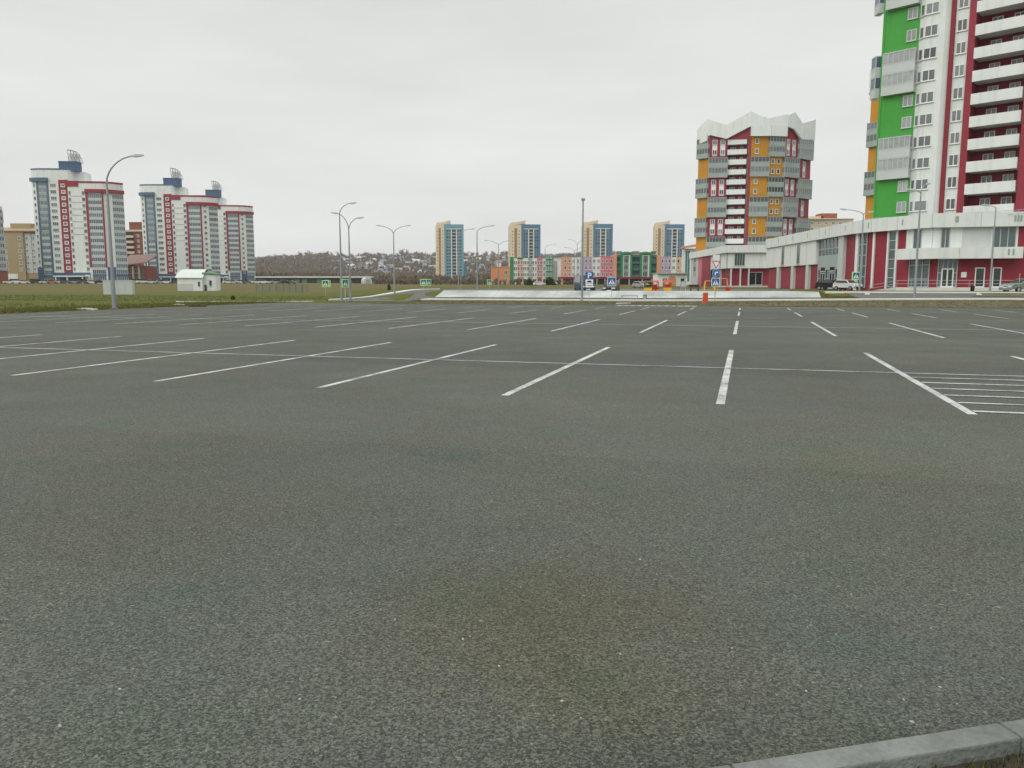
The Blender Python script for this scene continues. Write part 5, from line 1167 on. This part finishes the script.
# ================================================================== VEHICLES (front faces -Y, length along Y)
def car(name, label, cat, loc, rz, paint, kind='sedan', group=None):
    T = thing(name, label, cat, loc, rz, group)
    S = {'sedan': dict(L=4.4, W=1.72, H=1.45, prof=[(-2.2, .35), (-2.2, .68), (-2.05, .82), (-1.0, .95), (1.35, 1.0), (2.05, .98), (2.2, .8), (2.2, .35)], roof=[(-1.05, .95), (-.35, 1.42), (.8, 1.45), (1.5, 1.0)]),
         'hatch': dict(L=4.0, W=1.7, H=1.5, prof=[(-2.0, .35), (-2.0, .7), (-1.85, .85), (-1.0, .97), (1.7, 1.02), (1.98, .95), (2.0, .35)], roof=[(-1.05, .97), (-.4, 1.46), (1.35, 1.48), (1.85, 1.02)]),
         'suv': dict(L=4.4, W=1.85, H=1.78, prof=[(-2.2, .42), (-2.2, .85), (-2.1, 1.05), (-.95, 1.16), (2.1, 1.2), (2.2, 1.1), (2.2, .42)], roof=[(-1.0, 1.16), (-.45, 1.74), (1.85, 1.78), (2.1, 1.2)]),
         'van': dict(L=5.0, W=2.0, H=2.5, prof=[(-2.5, .4), (-2.5, .95), (-2.4, 1.15), (-1.95, 1.3), (2.48, 1.4), (2.5, .4)], roof=[(-1.98, 1.3), (-1.35, 2.4), (2.4, 2.5), (2.48, 1.4)])}[kind]
    W = S['W'] / 2; bm = MB()
    def sect(y, z, k=1.0): return [(-W * k, y, z), (W * k, y, z)]
    low = S['prof']; n = len(low)
    L_ = [(-W * (.94 if abs(y) > S['L'] / 2 - .1 else 1), y, z) for y, z in low]; R_ = [(-x, y, z) for x, y, z in L_]
    bm.hexa(L_, R_, paint)
    rf = S['roof']; tw = .82
    Lr = [(-W * (.97 if z < S['H'] - .2 else tw), y, z) for y, z in rf]; Rr = [(-x, y, z) for x, y, z in Lr]
    bm.hexa(Lr, Rr, paint); o = bm.build('body', T)
    bv = o.modifiers.new('bevel', 'BEVEL'); bv.width = .05; bv.segments = 2; bv.limit_method = 'ANGLE'
    # glass: side, front and rear panes set just proud of the cabin
    g = MB(); zr = S['H']
    def lerp(a, b, q): return a + (b - a) * q
    (y0, z0), (y1, z1), (y2, z2), (y3, z3) = rf
    for s in (-1, 1):
        a = [(.97, lerp(y0, y1, .15) + .12, lerp(z0, z1, .12)), (.97, lerp(y3, y2, .15) - .12, lerp(z3, z2, .12)), (tw + .02, lerp(y3, y2, .85) - .1, lerp(z3, z2, .85)), (tw + .02, lerp(y0, y1, .88) + .1, lerp(z0, z1, .88))]
        pts = [(s * W * k + s * .012, y, z) for k, y, z in a]; q = [(s * W * k - s * .02, y, z) for k, y, z in a]; g.hexa(pts, q, DGLASS)
    for (ya, za, yb, zb_, sg) in ((y0, z0, y1, z1, -1), (y3, z3, y2, z2, 1)):
        pts = []
        for off in (.02, -.03):
            r_ = []
            for q, k in ((.1, .9), (.9, tw - .06)):
                y, z = lerp(ya, yb, q), lerp(za, zb_, q); r_ += [(-W * k, y + sg * off, z + off * .5), (W * k, y + sg * off, z + off * .5)]
            pts.append([r_[0], r_[1], r_[3], r_[2]])
        g.hexa(pts[0], pts[1], DGLASS)
    g.build('windows', T)
    wr = {'sedan': .31, 'hatch': .30, 'suv': .37, 'van': .36}[kind]; wy = S['L'] / 2 * .63
    w = MB(); w.disc((0, 0, 0), wr, .2, TYRE, 'x', 18); wm = w.mesh('wheel'); r = MB(); r.disc((0, 0, 0), wr * .62, .215, RIM, 'x', 12); rm = r.mesh('rim')
    for sx in (-1, 1):
        for y in (-wy, wy):
            q = put(wm, 'wheel', T, (sx * (W - .08), y, wr)); put(rm, 'rim', q)
    zl = low[1][1] - .06
    for sx in (-1, 1):
        h = MB(); h.box(-.2, .2, -.03, .05, -.09, .07, HEAD); h.build('headlight', T, (sx * (W - .32), -S['L'] / 2, zl))
        h = MB(); h.box(-.17, .17, -.05, .03, -.1, .1, TAIL); h.build('tail_light', T, (sx * (W - .28), S['L'] / 2, zl + .08))
    b = MB(); b.box(-W * .93, W * .93, -.07, .05, .25, .5, paint if kind == 'sedan' else DARK); bm2 = b.mesh('bumper')
    put(bm2, 'bumper', T, (0, -S['L'] / 2, 0)); put(bm2, 'bumper', T, (0, S['L'] / 2, 0), PI)
    p = MB(); p.box(-.26, .26, -.02, .01, 0, .11, SWHITE); put(p.mesh('number_plate'), 'number_plate', T, (0, -S['L'] / 2 - .07, .45))
    return T
CW = carpaint('car_white', (.68, .70, .70)); CS = carpaint('car_silver', (.38, .40, .40)); CB = carpaint('car_black', (.015, .016, .018)); CG = carpaint('car_sage', (.20, .26, .23)); CBL = carpaint('van_blue', (.010, .04, .095)); CR = carpaint('car_red', (.28, .03, .03)); CDG = carpaint('car_grey', (.10, .105, .11)); CGN = carpaint('car_green', (.04, .08, .05)); CO = carpaint('car_orange', (.45, .16, .03))
def cz(u, Y, v=None): x = PX(u, Y, 287); return (x, Y, H(x, Y) + .03)
car('parked_car', 'pale sage green sedan parked at the right edge before the crimson podium', 'car', cz(1023.5, 84), R(-78), CG)
car('parked_car', 'white car parked before the curved podium under the lime sign', 'car', cz(847.5, 115), R(24), CW, 'hatch')
car('parked_car', 'black car parked left of the white car before the curved podium', 'car', cz(830, 119), R(38), CB, 'hatch')
car('parked_car', 'black off-road car above the white embankment behind the crossing sign', 'car', (PX(611, 104, 287), 104, .33), R(-14), CB, 'suv')
car('parked_van', 'dark blue van above the white embankment behind the tall bare pole', 'van', (PX(584.5, 108, 283), 108, .42), R(6), CBL, 'van')
car('parked_car', 'silver car behind the lime crossing signs left of the playground ride', 'car', (PX(641, 165, 285), 165, .74), R(28), CS, 'hatch')
car('parked_car', 'pale car parked left of the emerald green school end', 'car', (PX(539.5, 260, 285), 260, 1.05), R(80), CW, 'hatch')
def far_car_mesh(paint, kind):
    key = ('fc', paint.name, kind)
    if key in _c: return _c[key]
    m = MB(); W = .85
    if kind: prof, rf = [(-2.2, .3), (-2.2, .7), (-1, .95), (1.4, 1.0), (2.2, .95), (2.2, .3)], [(-1.1, .95), (-.4, 1.45), (.9, 1.47), (1.6, 1.0)]
    else: prof, rf = [(-2.3, .4), (-2.3, 1.0), (-1.7, 1.2), (2.3, 1.3), (2.3, .4)], [(-1.7, 1.2), (-1.1, 1.95), (2.2, 2.0), (2.3, 1.3)]
    m.hexa([(-W, y, z) for y, z in prof], [(W, y, z) for y, z in prof], paint); m.hexa([(-W * .85, y, z) for y, z in rf], [(W * .85, y, z) for y, z in rf], DGLASS)
    ry0, ry1, rz_ = rf[1][0], rf[2][0], rf[1][1]; m.box(-W * .84, W * .84, ry0 + .05, ry1 - .05, rz_ - .05, rz_ + .06, paint)
    for sx in (-1, 1):
        for y in (-1.4, 1.4): m.disc((sx * (W - .06), y, .32), .32, .2, TYRE, 'x', 10)
    _c[key] = m.mesh('parked_car'); return _c[key]
far = [(9, CW, 1), (16, CW, 0), (24, CW, 1), (36, CGN, 0), (45, CW, 1), (52.5, CO, 1), (59, CW, 1), (66, CDG, 1), (74, CS, 1), (83, CDG, 0), (92, CW, 1), (100, CB, 1), (134, CS, 0), (142, CW, 0), (151, CW, 1), (160, CS, 1), (167, CW, 1), (176, CDG, 1), (228, CW, 1), (234, CS, 1), (241, CW, 1), (248, CDG, 1), (257, CW, 1), (264, CW, 1), (275, CS, 1), (286, CB, 1), (291, CDG, 1)]
names_ = {CW.name: 'white', CS.name: 'silver', CGN.name: 'dark green', CO.name: 'orange', CDG.name: 'dark grey', CB.name: 'black'}
seen = {}
for (u, p, k) in far: seen[(p.name, k, u < 120, u > 200)] = seen.get((p.name, k, u < 120, u > 200), 0) + 1
for (u, p, k) in far:
    Y = 343 + random.uniform(-4, 4) if u < 255 else 335; x = PX(u, Y, 283)
    where = 'before the leftmost rounded tower' if u < 120 else ('right of the white shed before the hill' if u > 200 else 'between the tall lamp and the white shed')
    lab = f'distant {names_[p.name]} {"car" if k else "van"} parked {where}'
    n = seen[(p.name, k, u < 120, u > 200)]
    o = put(far_car_mesh(p, k), 'parked_car' if k else 'parked_van', None, (x, Y, H(x, Y)), face_rz(x, Y) + R(90 + random.uniform(-25, 25)))
    tag(o, lab, 'car' if k else 'van', 'cars parked before the rounded towers')

# ================================================================== PLAYGROUND RIDES
def ride(u, Y, label, main, second, W, rz):
    x = PX(u, Y, 286); T = thing('playground_ride', label, 'playground ride', (x, Y, H(x, Y) - .02), rz, 'little train of playground carts')
    m = MB(); m.box(-W / 2, W / 2, -.45, .45, .15, .6, second); m.build('cart_body', T)
    m = MB()
    for a in (-W / 2 + .06, W / 2 - .06):
        for y in (-.4, .4): m.box(a - .05, a + .05, y - .05, y + .05, .6, 1.35, main)
    m.build('roof_post', T)
    m = MB(); m.hexa([(-W / 2 - .1, -.55, 1.35), (W / 2 + .1, -.55, 1.35), (W / 2 + .1, .55, 1.35), (-W / 2 - .1, .55, 1.35)], [(-W / 2 + .1, -.3, 1.62), (W / 2 - .1, -.3, 1.62), (W / 2 - .1, .3, 1.62), (-W / 2 + .1, .3, 1.62)], main); m.build('roof', T)
    m = MB(); m.box(-W / 2 + .12, W / 2 - .12, .15, .35, .6, 1.05, main); m.build('seat', T)
    w = MB(); w.disc((0, 0, 0), .17, .1, YELP, 'y', 12); wm = w.mesh('wheel')
    for a in (-W * .3, W * .3):
        for y in (-.5, .5): put(wm, 'wheel', T, (a, y, .17))
ride(648, 116, 'yellow and dark playground cart, leftmost of the three in front of the white shop', mat('dark_olive_paint', (.10, .08, .02), .5, .1), YELP, 1.05, 0)
ride(655, 117, 'orange red playground cart, middle one of the three in front of the white shop', REDP, SRED, .95, R(6))
ride(667.3, 116, 'red roofed yellow playground cart, rightmost in front of the orange arch', REDP, YELP, 1.1, 0)
def swing(label, u, Y, W, hgt, c1, c2):
    x = PX(u, Y, 285); T = thing('swing', label, 'swing', (x, Y, H(x, Y)), 0)
    for s in (-1, 1):
        m = MB()
        for dy in (-.6, .6): m.tube([(s * W / 2 + s * .25, dy, -.2), (s * W / 2, 0, hgt)], .06, c1, 6)
        m.build('leg', T)
    m = MB(); m.tube([(-W / 2, 0, hgt), (W / 2, 0, hgt)], .06, c2, 6); m.build('crossbar', T)
    m = MB(); m.box(-.3, .3, -.12, .12, .45, .5, c2); m.tube([(-.27, 0, .5), (-.27, 0, hgt)], .015, STEEL, 4); m.tube([(.27, 0, .5), (.27, 0, hgt)], .015, STEEL, 4); m.build('swing_seat', T)
swing('yellow legged swing frame left of the give way sign post', 709, 106, 1.0, 1.6, YELP, ORANGE)
swing('orange swing frame right of the give way sign post', 722.5, 107, 1.1, 1.9, ORANGE, ORANGE)
def table_set():
    Y = 118; x = PX(694.5, Y, 286)
    T = thing('picnic_shelter_bench', 'long dark bench with crimson slats before the crimson podium end', 'bench', (x, Y, H(x, Y)), 0)
    for s in (-1, 1): m = MB(); m.box(s * .55 - .05, s * .55 + .05, -.3, .3, -.1, .5, DARK); m.build('leg', T)
    m = MB(); m.box(-.75, .75, -.3, .2, .5, .58, RED); m.build('seat', T); m = MB(); m.box(-.75, .75, .2, .28, .62, 1.0, DARK); m.build('backrest', T)
table_set()
def info_board():
    Y = 118; x = PX(683.2, Y, 283); T = thing('info_board', 'narrow grey information board before the white end building', 'board', (x, Y, H(x, Y)), 0)
    for s in (-1, 1): m = MB(); m.box(s * .35 - .03, s * .35 + .03, -.03, .03, -.2, 1.5, LSTEEL); m.build('post', T)
    m = MB(); m.box(-.32, .32, -.03, .03, .45, 1.5, STEEL); m.box(-.26, .26, -.035, -.03, .7, 1.4, LGREY); m.build('panel', T)
info_board()
# ================================================================== HILLSIDE HOUSES AND WOODS
def house_mesh(wm, rm, w, d, h, g):
    m = MB(); m.box(-w / 2, w / 2, -d / 2, d / 2, -2.5, h, wm)
    e = .4
    m.hexa([(-w / 2 - e, -d / 2 - e, h), (w / 2 + e, -d / 2 - e, h), (w / 2 + e, d / 2 + e, h), (-w / 2 - e, d / 2 + e, h)], [(-w / 2 - e, -.1, h + g), (w / 2 + e, -.1, h + g), (w / 2 + e, .1, h + g), (-w / 2 - e, .1, h + g)], rm)
    for x in (-w / 4, w / 4): m.box(x - .6, x + .6, -d / 2 - .05, -d / 2 + .02, h * .35, h * .7, DARK)
    return m.mesh('hillside_house')
ROOF_B = mat('blue_sheet_roof', (.12, .17, .24), .5, .12)
kinds = [('pale walled house with a grey roof', house_mesh(WHITE, ROOFD, 11, 8, 4.5, 3)), ('white gabled house with a pale roof', house_mesh(WHITE, LGREY, 12, 8, 5, 3.2)), ('brown roofed house', house_mesh(TAN, ROOFBR, 10, 8, 4, 3.5)), ('house with a blue sheet roof', house_mesh(LGREY, ROOF_B, 14, 9, 5, 3)), ('dark brick house with a grey roof', house_mesh(BRICK, ROOFD, 11, 9, 5, 3.5))]
rh = random.Random(3); hs = []
tries = 0
while len(hs) < 170 and tries < 9000:
    tries += 1
    u = rh.choice([rh.uniform(330, 440), rh.uniform(330, 440), rh.uniform(255, 340), rh.uniform(440, 515)]); Y = rh.uniform(1080, 1900); x = PX(u, Y, 268)
    if u < 335 and Y < 1650: continue
    if any((x - a) ** 2 + (Y - b) ** 2 < 24 ** 2 for a, b in hs): continue
    hs.append((x, Y)); lab, me = kinds[rh.randrange(5)]
    o = put(me, 'hillside_house', None, (x, Y, H(x, Y)), face_rz(x, Y) + rh.uniform(-.7, .7)); o.scale = [rh.uniform(.65, 1.0)] * 3
    tag(o, lab + ' among bare trees on the far hillside', 'house', 'houses on the far hillside')

def bare_tree(seed, h, mats_n):
    r = np.random.default_rng(seed); V, Fc, M = [], [], []
    def stick(a, b, w0, w1):
        a, b = np.array(a), np.array(b); i = len(V); d = b - a; s = np.cross(d, [0.3, .9, .2]); s /= np.linalg.norm(s) + 1e-9; s2 = np.cross(d, s); s2 /= np.linalg.norm(s2) + 1e-9
        for p, w in ((a, w0), (b, w1)):
            for k in range(3):
                an = 2.094 * k; V.append(p + (s * math.cos(an) + s2 * math.sin(an)) * w)
        for k in range(3): q = (k + 1) % 3; Fc.append((i + k, i + q, i + 3 + q)); Fc.append((i + k, i + 3 + q, i + 3 + k)); M.extend([0, 0])
    stick((0, 0, -.5), (0, 0, h * .55), .16, .08)
    for k in range(9):
        z0 = h * r.uniform(.2, .55); an = r.uniform(0, 6.28); L = h * r.uniform(.25, .42); e = np.array([math.cos(an) * L * .6, math.sin(an) * L * .6, z0 + L]); stick((0, 0, z0), e, .06, .02)
        for j in range(9):
            c = np.array([0, 0, z0]) * .25 + e * .75 + r.normal(0, h * .075, 3); i = len(V); s_ = h * .055
            for q in range(3): V.append(c + r.normal(0, s_, 3))
            Fc.append((i, i + 1, i + 2)); M.append(1 + int(r.random() * (mats_n - 1)))
    return np.array(V), np.array(Fc), np.array(M)
BARK = mat('bark', (.10, .085, .07), .9, .2, spec=.1); TW1 = mat('bare_twigs', (.20, .155, .125), .9, .25, spec=.1); TW2 = mat('russet_twigs', (.25, .165, .11), .9, .25, spec=.1); TW3 = mat('greenish_twigs', (.17, .165, .11), .9, .25, spec=.1)
def wood(name, label, pts, hs_, cat='wood'):
    tpl = [bare_tree(k, 1.0, 4) for k in range(5)]; vs, fs, ms = [], [], []; off = 0
    for (x, y, z), h in zip(pts, hs_):
        V, Fc, M = tpl[rng.integers(5)]; a = rng.uniform(0, 6.28); c, s = math.cos(a), math.sin(a)
        W = V.copy(); W[:, 0], W[:, 1] = (V[:, 0] * c - V[:, 1] * s) * h * 1.15, (V[:, 0] * s + V[:, 1] * c) * h * 1.15; W[:, 2] *= h
        vs.append(W + np.array([x, y, z])); fs.append(Fc + off); off += len(V)
        m = M.copy(); k = rng.integers(3); m[m > 0] = (m[m > 0] - 1 + k) % 3 + 1; ms.append(m)
    vs, fs, ms = np.concatenate(vs), np.concatenate(fs), np.concatenate(ms)
    me = bpy.data.meshes.new(name); me.vertices.add(len(vs)); me.vertices.foreach_set('co', vs.astype(np.float32).ravel())
    me.loops.add(len(fs) * 3); me.loops.foreach_set('vertex_index', fs.astype(np.int32).ravel())
    me.polygons.add(len(fs)); me.polygons.foreach_set('loop_start', np.arange(0, len(fs) * 3, 3, dtype=np.int32)); me.polygons.foreach_set('material_index', ms.astype(np.int32))
    for m in (BARK, TW1, TW2, TW3): me.materials.append(m)
    me.update(calc_edges=True); me.validate()
    o = put(me, name); tag(o, label, None, None, 'stuff'); o['category'] = cat
P, hh = [], []
rw = random.Random(9)
def clear(x, y): return all((x - a) ** 2 + (y - b) ** 2 > 9 ** 2 for a, b in hs)
while len(P) < 5200:
    u = rw.uniform(235, 740); Y = rw.uniform(900, 2000); x = PX(u, Y, 268)
    dens = 1.0 if u < 340 else .55
    if rw.random() > dens or not clear(x, Y): continue
    P.append((x, Y, H(x, Y))); hh.append(rw.uniform(5, 11) if u > 330 else rw.uniform(7, 13))
while len(P) < 6600:
    u = rw.choice([rw.uniform(250, 340), rw.uniform(330, 530)]); Y = rw.uniform(520, 900); x = PX(u, Y, 275); P.append((x, Y, H(x, Y))); hh.append(rw.uniform(4, 8) if u < 340 else rw.uniform(3, 6.5))
for _ in range(120):
    u = rw.uniform(250, 520); Y = rw.uniform(1800, 1980); x = PX(u, Y, 268); P.append((x, Y, H(x, Y))); hh.append(rw.uniform(11, 19))
wood('bare_wood', 'brown bare wood covering the far hill', P, hh)
P, hh = [], []
while len(P) < 420:
    u = rw.uniform(375, 575); Y = rw.uniform(330, 510); x = PX(u, Y, 280)
    if 430 < u < 600 and Y > 355 and u > 486: continue
    P.append((x, Y, H(x, Y))); hh.append(rw.uniform(1.2, 3.2))
wood('scrub', 'low russet scrub at the foot of the slim towers', P, hh, 'scrub')
EVG = mat('evergreen_needles', (.022, .042, .018), .85, .3, spec=.1)
def shrub(label, u, Y, w, h, name='shrub'):
    x = PX(u, Y, 290); T = thing(name, label, 'shrub', (x, Y, H(x, Y)), 0)
    m = MB(); rs = random.Random(int(u))
    for k in range(420):
        a, q, zz = rs.uniform(0, 6.28), rs.random() ** .5, rs.random(); rr = w / 2 * q * (1 - .6 * zz ** 2) * (1 + .3 * math.sin(a * 3 + zz * 4)); c = Vector((rr * math.cos(a), rr * math.sin(a), .08 + zz * h)); s = .09 * max(w, h)
        m.poly([c + Vector([rs.gauss(0, s) for _ in range(3)]) for _ in range(3)], EVG if rs.random() < .6 else G1)
    m.build('foliage', T); s = MB()
    for k in range(4): s.tube([(0, 0, -.1), (math.cos(k * 1.7) * w * .2, math.sin(k * 1.7) * w * .2, h * .6)], .02, BARK, 5)
    s.build('stem', T)
shrub('small dark shrub on the lawn right of the white shed', 232.5, 88, .45, .4)
shrub('small dark green shrub on the lawn behind the standing alone double lamp', 389, 150, .6, .9)
shrub('dark shrub at the foot of the emerald school end', 548.5, 300, 4.5, 2.2)
shrub('round green shrub left of the emerald school end', 529, 290, 3.2, 2.0)

# small leaf litter and pale pebbles on the near asphalt
LEAF = mat('pale_litter', (.42, .41, .36), .8, .2)
m = MB(); rl = random.Random(4)
spots = [(463, 640), (499, 667), (581, 719), (732, 649), (806, 692), (470, 637), (395, 620), (562, 702), (912, 723), (640, 560), (300, 700), (120, 690), (60, 727)]
for k in range(30): spots.append((rl.uniform(0, 1024), rl.uniform(480, 740)))
for (u, v) in spots:
    rx, rz_ = ray(u, v); Y = HC / -rz_; x = rx * Y
    if Y < kerb_pt(x)[1] + .03: continue
    a = rl.uniform(0, 6.28); s = rl.uniform(.003, .0065) * (1.0 if (u, v) in spots[:13] else .7); d, e = (math.cos(a) * s * 1.7, math.sin(a) * s * 1.7), (-math.sin(a) * s, math.cos(a) * s)
    b = [(x + d[0], Y + d[1], .004), (x + e[0], Y + e[1], .004), (x - d[0], Y - d[1], .004), (x - e[0], Y - e[1], .004)]
    m.hexa(b, [(p[0] * .6 + x * .4, p[1] * .6 + Y * .4, .004 + s * .7) for p in b], LEAF)
o = m.build('litter'); tag(o, 'tiny pale pebbles and litter scattered on the near asphalt', None, None, 'stuff'); o['category'] = 'litter'

# ================================================================== SKY AND LIGHT
SUN_EL, SUN_AZ = R(38), R(226)                    # overcast: a broad soft sun behind the viewer's left shoulder
w = bpy.data.worlds.new('World'); sc.world = w; w.use_nodes = True; nt = w.node_tree; N = nt.nodes; L = nt.links
bg = N['Background']; bg.inputs['Strength'].default_value = .1
sky = N.new('ShaderNodeTexSky'); sky.sky_type = 'NISHITA'; sky.sun_disc = False; sky.sun_elevation = SUN_EL; sky.sun_rotation = SUN_AZ; sky.air_density = 1.2; sky.dust_density = 3
tc = N.new('ShaderNodeTexCoord'); mp = N.new('ShaderNodeMapping'); mp.inputs['Scale'].default_value = (1.6, 1.6, 7.0); L.new(tc.outputs['Generated'], mp.inputs[0])
n1 = N.new('ShaderNodeTexNoise'); n1.inputs['Scale'].default_value = 1.5; n1.inputs['Detail'].default_value = 5; n1.inputs['Roughness'].default_value = .5; L.new(mp.outputs[0], n1.inputs['Vector'])
sep = N.new('ShaderNodeSeparateXYZ'); L.new(tc.outputs['Generated'], sep.inputs[0])
gr = N.new('ShaderNodeMapRange'); gr.inputs[1].default_value = .38; gr.inputs[2].default_value = 1.0; gr.inputs[3].default_value = 1.0; gr.inputs[4].default_value = 2.3; L.new(sep.outputs[2], gr.inputs[0])
hz = N.new('ShaderNodeMapRange'); hz.inputs[1].default_value = 0; hz.inputs[2].default_value = .3; hz.inputs[3].default_value = 1.06; hz.inputs[4].default_value = .97; L.new(sep.outputs[2], hz.inputs[0])
cl = N.new('ShaderNodeMapRange'); cl.inputs[1].default_value = .3; cl.inputs[2].default_value = .7; cl.inputs[3].default_value = .91; cl.inputs[4].default_value = 1.06; L.new(n1.outputs['Fac'], cl.inputs[0])
m1 = N.new('ShaderNodeMath'); m1.operation = 'MULTIPLY'; L.new(gr.outputs[0], m1.inputs[0]); L.new(cl.outputs[0], m1.inputs[1])
m2 = N.new('ShaderNodeMath'); m2.operation = 'MULTIPLY'; L.new(m1.outputs[0], m2.inputs[0]); L.new(hz.outputs[0], m2.inputs[1])
cv = N.new('ShaderNodeVectorMath'); cv.operation = 'SCALE'; cv.inputs[0].default_value = (8.15, 8.22, 8.05); L.new(m2.outputs[0], cv.inputs['Scale'])
mx = N.new('ShaderNodeMix'); mx.data_type = 'RGBA'; mx.inputs[0].default_value = .96; L.new(sky.outputs[0], mx.inputs[6]); L.new(cv.outputs[0], mx.inputs[7])
L.new(mx.outputs[2], bg.inputs['Color'])
sd = bpy.data.lights.new('sun', 'SUN'); sd.energy = 1.2; sd.angle = R(50); sd.color = (1, .97, .92)
so = bpy.data.objects.new('sun', sd); COL.objects.link(so)
d = Vector((math.sin(SUN_AZ) * math.cos(SUN_EL), math.cos(SUN_AZ) * math.cos(SUN_EL), math.sin(SUN_EL)))
so.rotation_euler = d.to_track_quat('Z', 'Y').to_euler()
sc.view_settings.view_transform = 'Standard'; sc.view_settings.look = 'None'; sc.view_settings.exposure = 0; sc.view_settings.gamma = 1
sc.cycles.max_bounces = 4; sc.cycles.diffuse_bounces = 2; sc.cycles.glossy_bounces = 2

# thin air over the whole place: far things pale towards the sky
hm = bpy.data.materials.new('haze'); hm.use_nodes = True; nt = hm.node_tree; nt.nodes.remove(nt.nodes['Principled BSDF'])
pv = nt.nodes.new('ShaderNodeVolumePrincipled'); pv.inputs['Color'].default_value = (.9, .92, .92, 1); pv.inputs['Density'].default_value = .00013
nt.links.new(pv.outputs[0], nt.nodes['Material Output'].inputs['Volume'])
m = MB(); m.box(-5200, 5200, -1800, 6200, -24, 104, hm); o = m.build('haze'); tag(o, 'thin pale haze over the whole place', None, None, 'stuff')
